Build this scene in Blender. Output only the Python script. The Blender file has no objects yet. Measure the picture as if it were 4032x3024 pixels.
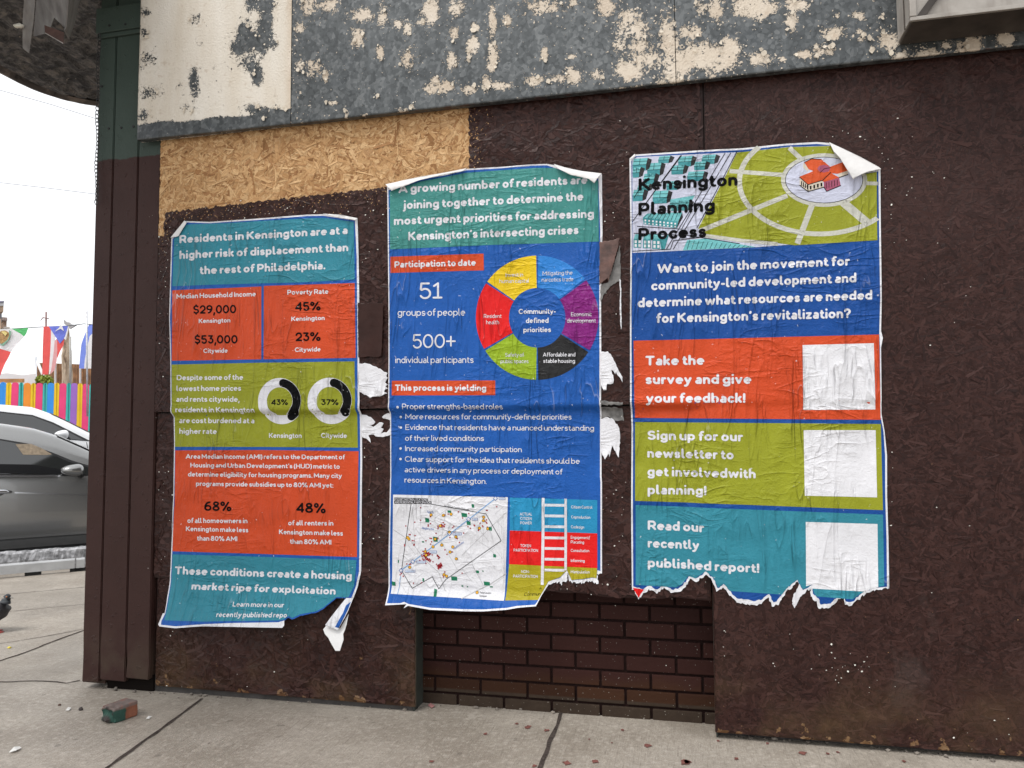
import bpy, bmesh, math, random
import numpy as np
from mathutils import Vector, Matrix, noise
R_ = math.radians
random.seed(7)
rng = np.random.default_rng(11)
SC = bpy.context.scene
COL = SC.collection

# ------------------------------------------------------------------ camera
YAW, PITCH, ROLL = R_(13.0195), R_(3.7998), R_(-0.4413)
FPX, CAMD, CAMH, PW, PH = 3034.3, 3.07201, 1.14597, 4032, 3024
fw = Vector((-math.sin(YAW)*math.cos(PITCH), math.cos(YAW)*math.cos(PITCH), math.sin(PITCH)))
r0 = Vector((math.cos(YAW), math.sin(YAW), 0)); u0 = r0.cross(fw)
cr = r0*math.cos(ROLL)+u0*math.sin(ROLL); cu = -r0*math.sin(ROLL)+u0*math.cos(ROLL)
CAM = Vector((0, -CAMD, CAMH))
cam = bpy.data.cameras.new('camera'); camo = bpy.data.objects.new('camera', cam); COL.objects.link(camo)
cam.sensor_width = 36; cam.lens = FPX/PW*36; cam.clip_start = .05; cam.clip_end = 2000
camo.matrix_world = Matrix(((cr.x, cu.x, -fw.x, CAM.x), (cr.y, cu.y, -fw.y, CAM.y), (cr.z, cu.z, -fw.z, CAM.z), (0, 0, 0, 1)))
SC.camera = camo

# ------------------------------------------------------------------ sky, sun, exposure
w = bpy.data.worlds.new("World"); SC.world = w; w.use_nodes = True
nt = w.node_tree; bg = nt.nodes['Background']
sky = nt.nodes.new('ShaderNodeTexSky'); sky.sky_type = 'NISHITA'; sky.sun_disc = False
SUN_EL, SUN_AZ = R_(60), R_(212)          # compass-like: azimuth measured from +Y clockwise
sky.sun_elevation = SUN_EL; sky.sun_rotation = SUN_AZ; sky.dust_density = 1.5
hs = nt.nodes.new('ShaderNodeHueSaturation'); hs.inputs['Saturation'].default_value = .12
nt.links.new(sky.outputs[0], hs.inputs['Color']); mx = nt.nodes.new('ShaderNodeMix'); mx.data_type = 'RGBA'; mx.inputs[0].default_value = .65
mx.inputs[7].default_value = (7.6, 7.7, 7.9, 1)                     # even white cloud over the clear-sky gradient
nt.links.new(hs.outputs[0], mx.inputs[6]); nt.links.new(mx.outputs[2], bg.inputs['Color'])
bg.inputs['Strength'].default_value = .15
sl = bpy.data.lights.new('sun', 'SUN'); sl.energy = 1.5; sl.angle = R_(24); sl.color = (1, .97, .93)
so = bpy.data.objects.new('sun', sl); COL.objects.link(so)
sd = Vector((math.sin(SUN_AZ)*math.cos(SUN_EL), math.cos(SUN_AZ)*math.cos(SUN_EL), math.sin(SUN_EL)))
so.rotation_euler = sd.to_track_quat('Z', 'Y').to_euler(); so.location = (0, -6, 8)
SC.view_settings.view_transform = 'Standard'; SC.view_settings.look = 'None'
SC.view_settings.exposure = 0.42; SC.view_settings.gamma = 1

# ------------------------------------------------------------------ pixel -> place helpers
def ray(px, py): return fw*FPX + cr*(px-PW/2) - cu*(py-PH/2)
def B(px, py, y=0.0):                      # point of the wall plane y = const
    v = ray(px, py); return CAM + v*((y-CAM.y)/v.y)
def G(px, py, z=0.0):                      # point of a level plane z = const
    v = ray(px, py); return CAM + v*((z-CAM.z)/v.z)
def D(px, py, dep): return CAM + ray(px, py)*(dep/FPX)
def XZ(px, py, y=0.0):
    p = B(px, py, y); return (p.x, p.z)
def vplane(px, py, p0, az):                # point of a vertical plane through p0 along azimuth az
    n = Vector((-math.sin(az), math.cos(az), 0)); v = ray(px, py)
    return CAM + v*((Vector(p0)-CAM).dot(n)/v.dot(n))
def crop(ox, oy, s): return lambda x, y: (ox+x*s, oy+y*s)

# ------------------------------------------------------------------ materials
MATS = {}
def newmat(name):
    m = bpy.data.materials.new(name); m.use_nodes = True
    return m, m.node_tree, m.node_tree.nodes['Principled BSDF']
class N:
    """tiny node helper"""
    def __init__(s, nt): s.nt = nt
    def n(s, t, **k):
        o = s.nt.nodes.new(t)
        for a, b in k.items(): setattr(o, a, b)
        return o
    def l(s, a, b): s.nt.links.new(a, b)
    def val(s, sock, v):
        if hasattr(v, 'is_output') or isinstance(v, bpy.types.NodeSocket): s.l(v, sock)
        else: sock.default_value = v
    def math(s, op, a, b=0.0, c=0.0, clamp=False):
        o = s.n('ShaderNodeMath', operation=op); o.use_clamp = clamp
        s.val(o.inputs[0], a); s.val(o.inputs[1], b); s.val(o.inputs[2], c); return o.outputs[0]
    def noise(s, vec, scale, detail=3, rough=.55, dist=0.0):
        o = s.n('ShaderNodeTexNoise'); s.val(o.inputs['Vector'], vec)
        o.inputs['Scale'].default_value = scale; o.inputs['Detail'].default_value = detail
        o.inputs['Roughness'].default_value = rough; o.inputs['Distortion'].default_value = dist
        return o.outputs['Fac']
    def mapping(s, vec, scale=(1, 1, 1), rot=(0, 0, 0), loc=(0, 0, 0)):
        o = s.n('ShaderNodeMapping'); s.val(o.inputs[0], vec)
        o.inputs['Scale'].default_value = scale; o.inputs['Rotation'].default_value = rot; o.inputs['Location'].default_value = loc
        return o.outputs[0]
    def ramp(s, fac, stops, interp='LINEAR'):
        o = s.n('ShaderNodeValToRGB'); s.val(o.inputs[0], fac); cr_ = o.color_ramp; cr_.interpolation = interp
        while len(cr_.elements) < len(stops): cr_.elements.new(.5)
        for e, (p, c) in zip(cr_.elements, stops):
            e.position = p; e.color = c if len(c) == 4 else (*c, 1)
        return o.outputs[0]
    def step(s, v, a, b):
        o = s.n('ShaderNodeMapRange', interpolation_type='SMOOTHSTEP'); s.val(o.inputs[0], v)
        o.inputs[1].default_value = a; o.inputs[2].default_value = b; return o.outputs[0]
    def mix(s, fac, a, b):
        o = s.n('ShaderNodeMix', data_type='RGBA'); s.val(o.inputs[0], fac)
        for i, v in ((6, a), (7, b)):
            if isinstance(v, tuple): o.inputs[i].default_value = v if len(v) == 4 else (*v, 1)
            else: s.l(v, o.inputs[i])
        return o.outputs[2]
    def bump(s, h, strength=.5, dist=.002, normal=None):
        o = s.n('ShaderNodeBump'); s.val(o.inputs['Height'], h)
        o.inputs['Strength'].default_value = strength; o.inputs['Distance'].default_value = dist
        if normal is not None: s.l(normal, o.inputs['Normal'])
        return o.outputs[0]
    def coord(s, which='Object'): return s.n('ShaderNodeTexCoord').outputs[which]
    def attr(s, name, out='Fac'): return s.n('ShaderNodeAttribute', attribute_name=name).outputs[out]
    def sep(s, v):
        o = s.n('ShaderNodeSeparateXYZ'); s.l(v, o.inputs[0]); return o.outputs

def flat(name, col, rough=.6, metal=0.0, spec=.5, var=.12, scale=18, bump=.0, bscale=60, coat=0.0):
    if name in MATS: return MATS[name]
    m, nt, p = newmat(name); h = N(nt); c = h.coord()
    if var:
        n_ = h.noise(c, scale, 5)
        lo = tuple(x*(1-var*1.6) for x in col); hi = tuple(min(1, x*(1+var*1.6)) for x in col)
        h.l(h.ramp(n_, [(.25, lo), (.75, hi)]), p.inputs['Base Color'])
    else: p.inputs['Base Color'].default_value = (*col, 1)
    p.inputs['Roughness'].default_value = rough; p.inputs['Metallic'].default_value = metal
    p.inputs['Specular IOR Level'].default_value = spec; p.inputs['Coat Weight'].default_value = coat
    if bump: h.l(h.bump(h.noise(c, bscale, 4), bump, .004), p.inputs['Normal'])
    MATS[name] = m; return m

def printed(name, col, rough=.36, spec=.20):
    """ink on wheat-pasted paper: every sheet shares the same crumple so layers agree"""
    if name in MATS: return MATS[name]
    m, nt, p = newmat(name); h = N(nt); c = h.coord()
    # soft folds, patches of fine crumple and a few long raised creases, uneven over the sheet
    def ridge(sc, ang, off_, seed_detail, pw, dist):
        n_ = h.noise(h.mapping(c, sc, (0, R_(ang), 0), off_), 1.0, seed_detail, .5, dist)
        return h.math('POWER', h.math('SUBTRACT', 1.0, h.math('ABSOLUTE', h.math('MULTIPLY_ADD', n_, 2.0, -1.0))), pw)
    pa = h.step(h.noise(c, 3.1, 2), .40, .64); pb_ = h.step(h.noise(h.mapping(c, (1, 1, 1), (0, 0, 0), (4, 0, 9)), 2.3, 2), .42, .62)
    v1 = ridge((9, 1, 1.5), 7, (0, 0, 0), 1.5, 12, .7); v2 = ridge((16, 1, 3.4), -19, (3.1, 0, 1.7), 2, 9, .6); v3 = ridge((5, 1, 15), 14, (1.1, 0, 5.7), 2, 9, .9)
    v4 = ridge((30, 1, 6), 4, (7, 0, 2), 2.5, 4, .8)
    crum = h.noise(c, 34, 4, .62, 1.4); crum2 = h.noise(h.mapping(c, (1, 1, 1.7), (0, .6, 0)), 105, 3, .6, .6)
    hgt = h.math('ADD', h.math('MULTIPLY', crum, h.math('MULTIPLY_ADD', pb_, .55, .28)), h.math('MULTIPLY', crum2, .20))
    hgt = h.math('ADD', hgt, h.math('MULTIPLY', v1, h.math('MULTIPLY_ADD', pa, .85, .30)))
    rid2 = h.math('MULTIPLY', v2, pa)
    hgt = h.math('ADD', hgt, h.math('MULTIPLY', rid2, .95))
    hgt = h.math('ADD', hgt, h.math('MULTIPLY', h.math('MULTIPLY', v3, pb_), .60))
    hgt = h.math('ADD', hgt, h.math('MULTIPLY', v4, h.math('MULTIPLY_ADD', pa, .24, .06)))
    hgt = h.math('ADD', hgt, h.math('MULTIPLY', h.noise(h.mapping(c, (7, 1, 2.2)), 1.0, 2), 1.5))
    h.l(h.bump(hgt, 1.0, .0075), p.inputs['Normal'])
    # scuffed ink: paper showing along worn creases and in flecks
    fl = h.step(h.noise(c, 70, 2, .5, .3), .735, .76)
    scuff = h.math('MULTIPLY', h.step(rid2, .80, 1.0), .16)
    f = h.math('MAXIMUM', h.math('MULTIPLY', fl, .5), scuff)
    tone = h.ramp(h.noise(c, 5, 4), [(.3, tuple(x*.9 for x in col)), (.7, tuple(min(1, x*1.08) for x in col))])
    h.l(h.mix(f, tone, (.72, .72, .75)), p.inputs['Base Color'])
    p.inputs['Roughness'].default_value = rough; p.inputs['Specular IOR Level'].default_value = spec
    MATS[name] = m; return m

# ------------------------------------------------------------------ object helpers
def tag(o, label=None, cat=None, group=None, kind=None):
    if label: o['label'] = label
    if cat: o['category'] = cat
    if group: o['group'] = group
    if kind: o['kind'] = kind
    return o
def thing(name, label, cat, loc=(0, 0, 0), group=None):
    o = bpy.data.objects.new(name, None); COL.objects.link(o); o.empty_display_size = .1
    o.location = loc; return tag(o, label, cat, group)
def link(name, me, mats, parent=None, loc=None):
    o = bpy.data.objects.new(name, me); COL.objects.link(o)
    for m in (mats if isinstance(mats, (list, tuple)) else [mats]): me.materials.append(m)
    if parent is not None:
        o.parent = parent
    if loc is not None: o.location = loc
    return o
def wloc(o):
    v = Vector((0, 0, 0))
    while o is not None: v = v + o.location; o = o.parent
    return v
def obj(name, bm, mats, parent=None, origin=None, smooth=False):
    """bm in world coordinates; origin = world position of the object's own origin (default: its parent's)"""
    base = wloc(parent) if parent is not None else Vector((0, 0, 0))
    org = Vector(origin) if origin is not None else base
    bmesh.ops.translate(bm, verts=bm.verts, vec=-org)
    me = bpy.data.meshes.new(name); bm.to_mesh(me); bm.free()
    if smooth:
        for p in me.polygons: p.use_smooth = True
    return link(name, me, mats, parent, org-base)
def box(bm, x0, x1, y0, y1, z0, z1, mat=0, bev=0.0):
    vs = [bm.verts.new(c) for c in ((x0, y0, z0), (x1, y0, z0), (x1, y1, z0), (x0, y1, z0), (x0, y0, z1), (x1, y0, z1), (x1, y1, z1), (x0, y1, z1))]
    fs = [bm.faces.new([vs[i] for i in q]) for q in ((0, 3, 2, 1), (4, 5, 6, 7), (0, 1, 5, 4), (1, 2, 6, 5), (2, 3, 7, 6), (3, 0, 4, 7))]
    for f in fs: f.material_index = mat
    if bev:
        es = list({e for f in fs for e in f.edges})
        bmesh.ops.bevel(bm, geom=es, offset=bev, segments=2, affect='EDGES', profile=.6, material=-1)
    return vs
def tube(bm, pts, rad, seg=10, cap=True, mat=0):
    pts = [Vector(p) for p in pts]; rings = []
    rads = rad if isinstance(rad, (list, tuple)) else [rad]*len(pts)
    for i, p in enumerate(pts):
        t = (pts[min(i+1, len(pts)-1)]-pts[max(i-1, 0)]).normalized()
        a = t.cross(Vector((0, 0, 1)) if abs(t.z) < .9 else Vector((1, 0, 0))).normalized(); b = t.cross(a)
        rings.append([bm.verts.new(p+(a*math.cos(k*2*math.pi/seg)+b*math.sin(k*2*math.pi/seg))*rads[i]) for k in range(seg)])
    for i in range(len(rings)-1):
        for k in range(seg):
            f = bm.faces.new((rings[i][k], rings[i][(k+1) % seg], rings[i+1][(k+1) % seg], rings[i+1][k])); f.material_index = mat; f.smooth = True
    if cap:
        bm.faces.new(rings[0][::-1]).material_index = mat; bm.faces.new(rings[-1]).material_index = mat
def slab(bm, pts, nrm, th, mat=0):
    """flat polygon of world points, given a thickness along nrm"""
    n = Vector(nrm).normalized()*th
    a = [bm.verts.new(Vector(p)) for p in pts]; b = [bm.verts.new(Vector(p)+n) for p in pts]
    fs = [bm.faces.new(a), bm.faces.new(b[::-1])]
    k = len(a)
    for i in range(k): fs.append(bm.faces.new((a[(i+1) % k], a[i], b[i], b[(i+1) % k])))
    for f in fs: f.material_index = mat
    bmesh.ops.recalc_face_normals(bm, faces=fs)
    return fs


# ================================================================== the wall
SEAM, BBOT, FAS = 1.262, .520, 2.530       # board seam, lower edge of the middle board, lower edge of the fascia
XL, XR = -2.392, .072                      # left boards run XL..XR, right board beyond
def sstep(t): t = max(0, min(1, t)); return t*t*(3-2*t)

# ---- strand boards: every flake is a real tilted chip, painted or bare
def strand_mat():
    m, nt, p = newmat('strand_board_surface'); h = N(nt)
    geo = h.n('ShaderNodeNewGeometry').outputs['Position']; x, y, z = h.sep(geo)
    rnd = h.attr('flake'); uv = h.n('ShaderNodeUVMap', uv_map='uv').outputs[0]
    comb = h.n('ShaderNodeCombineXYZ'); u, v, _ = h.sep(uv)
    h.l(h.math('MULTIPLY', u, 4.0), comb.inputs[0]); h.l(h.math('MULTIPLY', v, 26.0), comb.inputs[1]); h.l(h.math('MULTIPLY', rnd, 91.0), comb.inputs[2])
    grain = h.noise(comb.outputs[0], 1.0, 3, .6)
    # bare wood
    wood = h.ramp(rnd, [(0, (.25, .12, .048)), (.2, (.46, .26, .115)), (.55, (.58, .355, .17)), (.85, (.70, .47, .25)), (1, (.33, .16, .065))])
    wood = h.mix(h.step(grain, .46, .72), wood, (.24, .115, .04))
    # brown paint
    dirt = h.noise(geo, 3.2, 5)
    pnt = h.ramp(rnd, [(0, (.018, .0070, .0056)), (.5, (.034, .0138, .0112)), (1, (.054, .0240, .0198))])
    worn = h.mix(h.step(h.noise(geo, 14, 5), .4, .7), (.075, .045, .022), (.13, .08, .038))
    pnt = h.mix(h.math('MULTIPLY', h.step(h.noise(geo, 1.3, 4), .50, .72), .35), pnt, (.062, .031, .027))
    pnt = h.mix(h.math('MULTIPLY', h.step(h.noise(h.mapping(geo, (2.2, 1, 1.1)), 1.0, 6, .7), .60, .70), .22), pnt, (.095, .075, .068))
    low = h.math('MULTIPLY', h.step(z, .42, .02), h.step(dirt, .42, .66))
    pnt = h.mix(h.math('MULTIPLY', low, .42), pnt, worn)
    # where the paint stops: two straight rolled edges with a ragged brink, and bare flecks just beyond them
    ed = h.math('MULTIPLY_ADD', h.noise(geo, 38, 4), .045, -.0225)
    def line(a, b_):          # >0 above the line through two photo points
        (xa, za), (xb, zb) = XZ(*a), XZ(*b_); k = (zb-za)/(xb-xa)
        return h.math('SUBTRACT', z, h.math('MULTIPLY_ADD', x, k, za-k*xa))
    up = h.math('ADD', line((690, 832), (1850, 700)), ed)
    xr = XZ(1848, 560)[0]; le = h.math('ADD', h.math('SUBTRACT', xr, x), ed)
    a_ = h.math('MINIMUM', up, le)
    xs = XZ(648, 880)[0]; zs = XZ(640, 930)[1]
    b_ = h.math('MINIMUM', h.math('ADD', h.math('SUBTRACT', xs, x), ed), h.math('SUBTRACT', z, zs))
    bare = h.step(h.math('MAXIMUM', a_, b_), -.0015, .0015)
    near = h.step(h.math('MAXIMUM', a_, b_), -.12, .0)
    fl = h.step(h.math('ADD', h.noise(geo, 120, 1), h.math('MULTIPLY', near, .075)), .735, .755)
    fl2 = h.step(h.noise(geo, 95, 1.5), .80, .815)
    bare = h.math('MAXIMUM', bare, h.math('MULTIPLY', h.math('MAXIMUM', h.math('MULTIPLY', fl, h.step(near, .02, .1)), h.math('MULTIPLY', fl2, .7)), .9))
    # chips knocked out low on the boards and along the torn lower edge
    chip = h.math('MULTIPLY', h.step(h.math('ADD', h.noise(geo, 22, 5), h.math('MULTIPLY', h.step(z, .11, .02), .13)), .69, .73), h.step(z, .75, .3))
    bare2 = h.math('MAXIMUM', bare, h.math('MULTIPLY', chip, .30))
    col = h.mix(bare2, pnt, wood)
    h.l(col, p.inputs['Base Color'])
    rr = h.math('MULTIPLY_ADD', bare, .36, .30); h.l(rr, p.inputs['Roughness'])
    p.inputs['Specular IOR Level'].default_value = .17
    b1 = h.bump(grain, .6, .0015); b2 = h.bump(h.noise(geo, 240, 3), .3, .0012, b1)
    b2 = h.bump(h.math('MULTIPLY', h.noise(geo, 30, 4, .6, 1.0), h.math('SUBTRACT', 1.0, bare)), .35, .004, b2)
    h.l(b2, p.inputs['Normal'])
    return m
STRAND = strand_mat()
WOODEDGE = flat('raw_board_edge', (.10, .075, .05), .8, var=.3, scale=70)

def strand_board(name, label, outline, face, thick, cover, lmin, lmax, wf, tilt, group='strand boards over the shop front', big=.1, back_bot=None):
    """outline: (x,z) polygon; face: y of the outer face"""
    xs = [p[0] for p in outline]; zs = [p[1] for p in outline]; x0, x1, z0, z1 = min(xs), max(xs), min(zs), max(zs)
    org = Vector(((x0+x1)/2, face, z0)); t = thing(name, label, 'board', org, group)
    bm = bmesh.new(); slab(bm, [(x, face+.0012, z) for x, z in outline], (0, 1, 0), thick)
    obj('panel', bm, WOODEDGE, t)
    # flakes
    n = int(cover*(x1-x0)*(z1-z0)/((lmin+lmax)/2*wf*.6*((lmin+lmax)/2)))
    cx = rng.uniform(x0, x1, n); cz = rng.uniform(z0, z1, n)
    L = rng.uniform(lmin, lmax, n); isb = rng.random(n) < big; L[isb] *= 1.5
    Wd = np.maximum(.005, L*wf*rng.uniform(.5, 1.7, n))
    ang = rng.normal(0, .95, n)
    a1 = rng.normal(0, tilt, n); a2 = rng.normal(0, tilt*.22, n); yo = face - rng.uniform(0, .0014, n)
    shape = np.array([(-.5, .05), (-.42, -.42), (.38, -.5), (.5, -.1), (.44, .4), (-.36, .5)])
    P = np.zeros((n, 6, 3)); UV = np.zeros((n, 6, 2))
    for k, (su, sv) in enumerate(shape):
        uu = (su+rng.uniform(-.05, .05, n))*L; vv = (sv+rng.uniform(-.14, .14, n))*Wd
        P[:, k, 0] = cx+uu*np.cos(ang)-vv*np.sin(ang); P[:, k, 2] = cz+uu*np.sin(ang)+vv*np.cos(ang)
        P[:, k, 1] = yo + uu*np.sin(a2) + vv*np.sin(a1)
        UV[:, k, 0] = su+.5; UV[:, k, 1] = sv+.5
    # keep flakes inside the outline
    def inside(px, pz):
        c = np.zeros(px.shape, bool); m = len(outline)
        for i in range(m):
            xa, za = outline[i]; xb, zb = outline[(i+1) % m]
            cond = ((za > pz) != (zb > pz)); c ^= cond & (px < (xb-xa)*(pz-za)/((zb-za) if zb != za else 1e-9)+xa)
        return c
    P[:, :, 1] = np.maximum(P[:, :, 1], face-.0040); P[:, :, 0] = np.clip(P[:, :, 0], x0+.0005, x1-.0005); P[:, :, 2] = np.clip(P[:, :, 2], z0+.0005, z1-.0005)
    ok = inside(P[:, :, 0], P[:, :, 2]).all(1)
    P, UV = P[ok], UV[ok]; n = len(P); fr = rng.random(n)
    P -= np.array(org)
    me = bpy.data.meshes.new('flakes'); me.vertices.add(n*6); me.vertices.foreach_set('co', P.reshape(-1))
    me.loops.add(n*6); me.loops.foreach_set('vertex_index', np.arange(n*6, dtype=np.int32))
    me.polygons.add(n); me.polygons.foreach_set('loop_start', np.arange(0, n*6, 6, dtype=np.int32))
    me.update(calc_edges=True)
    uvl = me.uv_layers.new(name='uv'); uvl.data.foreach_set('uv', UV.reshape(-1))
    at = me.attributes.new('flake', 'FLOAT', 'FACE'); at.data.foreach_set('value', fr.astype(np.float32))
    o = link('strand_face', me, STRAND, t)
    # solid face under the flakes so that no gap opens between them
    bm = bmesh.new(); f = bm.faces.new([bm.verts.new((x, face+.0008, z)) for x, z in outline]); f.normal_update()
    if f.normal.y > 0: bmesh.ops.reverse_faces(bm, faces=[f])
    o2 = obj('backing_face', bm, STRAND, t)
    return t

def jag(a, b, n, amp, seed=0):
    r = random.Random(seed); out = []
    for i in range(n+1):
        t = i/n; out.append((a[0]+(b[0]-a[0])*t, a[1]+(b[1]-a[1])*t + (r.uniform(-amp, amp) if 0 < i < n else 0)))
    return out
bare_lab = 'wide upper strand board with a bare tan patch under the metal fascia'
bA = strand_board('strand_board', bare_lab, [(XL, SEAM+.002), (.068, SEAM+.002), (.076, 2.60), (XL, 2.60)], 0.0, .012, 4.8, .040, .105, .17, .18)
botB = [(-2.392, .513), (-1.6, .521)] + jag((-1.15, .522), (-.40, .514), 14, .005, 3) + jag((-.37, .508), (.0, .510), 9, .006, 4) + [(.060, .507)]
bB = strand_board('strand_board', 'brown painted middle strand board with a splintered lower edge over the brick recess', botB+[(.064, SEAM-.004), (XL, SEAM-.004)], .020, .012, 4.0, .04, .10, .19, .16)
bC = strand_board('strand_board', 'low brown strand board left of the brick recess, scuffed towards the pavement', [(XL+.01, .03), (-1.142, .022), (-1.142, .60), (XL+.01, .60)], .034, .012, 4.4, .03, .085, .2, .16)
bR = strand_board('strand_board', 'tall brown strand board right of the brick recess, reaching from pavement to fascia', [(.064, .024), (2.60, .016), (2.60, 2.60), (.080, 2.60)], .004, .012, 4.6, .025, .06, .16, .085, big=.10)

# white flecks of old paper and chipped paint stuck to the boards
def flecks(parent, spots, y, seed):
    r = random.Random(seed); bm = bmesh.new()
    for (px, py, sx, sy, n) in spots:
        for _ in range(max(3, n*11//20)):
            x, z = XZ(r.gauss(px, sx), r.gauss(py, sy)); s = r.choice((.0014, .0018, .0022, .0036)); a = r.uniform(0, 6.3)
            k = r.randint(4, 6); el = r.uniform(.4, 1)
            vs = []
            for i in range(k):
                t = a+i*2*math.pi/k; q = s*r.uniform(.6, 1.4)
                vs.append(bm.verts.new((x+math.cos(t)*q, y-.0045-r.uniform(0, .001), z+math.sin(t)*q*el)))
            f = bm.faces.new(vs)
    bmesh.ops.recalc_face_normals(bm, faces=bm.faces)
    return tag(obj('paper_flecks', bm, flat('paper_fleck', (.72, .70, .64), .7, var=.15), parent), kind='stuff')
flecks(bA, [(640, 1100, 20, 160, 40), (1450, 900, 40, 90, 26), (2400, 1000, 30, 160, 40), (1000, 840, 260, 22, 70), (640, 960, 14, 60, 20), (2420, 640, 180, 60, 12)], 0.0, 1)
flecks(bB, [(640, 1900, 20, 220, 40), (1450, 1950, 30, 200, 34), (2420, 2000, 30, 200, 34), (2300, 2320, 200, 20, 26)], .020, 2)
flecks(bC, [(900, 2550, 200, 90, 26), (640, 2450, 15, 130, 14)], .034, 3)
flecks(bR, [(3250, 2620, 90, 40, 34), (3420, 2660, 40, 40, 18), (3540, 760, 60, 130, 40), (3000, 2600, 130, 90, 16), (3850, 2850, 120, 60, 14), (3330, 530, 80, 12, 12), (2860, 2450, 12, 130, 10), (3700, 1500, 180, 500, 24), (3500, 1900, 12, 200, 14)], .004, 4)

# ---- the building body behind the boards
DARKWALL = flat('dark_painted_wall', (.05, .045, .042), .8, var=.3, bump=.4)
bld = thing('shop_building', 'dark shop building behind the boarded front and the metal fascia', 'building', (0, .3, 0))
bm = bmesh.new()
box(bm, -2.40, 5.0, .052, .13, .56, 5.2)
box(bm, -2.40, -1.16, .052, .13, -.2, .555)
box(bm, .074, 5.0, .052, .13, -.2, .555)
obj('wall', bm, DARKWALL, bld)
bm = bmesh.new(); box(bm, -2.40, 5.0, .30, 6.0, -.2, 5.2); obj('rear_block', bm, DARKWALL, bld)

# ---- the recess: painted brickwork
BRICK, btn, bp = newmat('painted_brick'); h = N(btn); geo = h.n('ShaderNodeNewGeometry').outputs['Position']; x, y, z = h.sep(geo)
rd = h.attr('brick')
pnt = h.mix(rd, (.030, .0125, .0108), (.043, .0180, .0150)); warm = h.mix(rd, (.034, .0155, .0095), (.052, .024, .0135)); gr = h.mix(h.noise(geo, 30, 4), (.030, .021, .016), (.055, .039, .028))
zz = h.math('ADD', z, h.math('MULTIPLY_ADD', h.noise(geo, 5, 4), .12, -.06))
c1 = h.mix(h.step(zz, .175, .10), pnt, warm); c1 = h.mix(h.step(z, .071, .063), c1, gr)
c1 = h.mix(h.math('MULTIPLY', h.step(h.noise(geo, 150, 1), .74, .76), .6), c1, (.5, .47, .42))
h.l(c1, bp.inputs['Base Color']); bp.inputs['Roughness'].default_value = .55; bp.inputs['Specular IOR Level'].default_value = .06
h.l(h.bump(h.noise(geo, 70, 5), .5, .004), bp.inputs['Normal'])
MORTAR = flat('dark_mortar', (.014, .0066, .0058), .9, spec=.1, var=.3, scale=60)
bw = thing('brick_wall', 'dark brown painted brick wall in the recess below the posters', 'wall', (-.5, .16, 0))
bm = bmesh.new(); lay = bm.faces.layers.float.new('brick')
z0 = -.02; row = 0
while z0 < .60:
    xx = -1.30 + (0 if row % 2 else -.1016)
    while xx < .25:
        b0 = len(bm.faces)
        j = random.uniform(-.0015, .0015)
        box(bm, xx+.005, xx+.1985, .152+j, .20, z0+.005, z0+.0625, bev=.004)
        bm.faces.ensure_lookup_table(); v = random.random()
        for f in bm.faces[b0:]: f[lay] = v
        xx += .2036
    z0 += .0675; row += 1
obj('bricks', bm, BRICK, bw)
bm = bmesh.new(); box(bm, -1.40, .40, .160, .25, -.05, .62); obj('mortar', bm, MORTAR, bw)
# jambs of the recess
bm = bmesh.new(); box(bm, -1.158, -1.15, .05, .158, -.02, .62); box(bm, .068, .074, .02, .158, -.02, .60)
obj('jamb', bm, flat('green_grey_jamb', (.030, .034, .028), .7, var=.3), bw)
bm = bmesh.new(); box(bm, -1.15, .068, .036, .158, .560, .60); obj('lintel', bm, MORTAR, bw)

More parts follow.
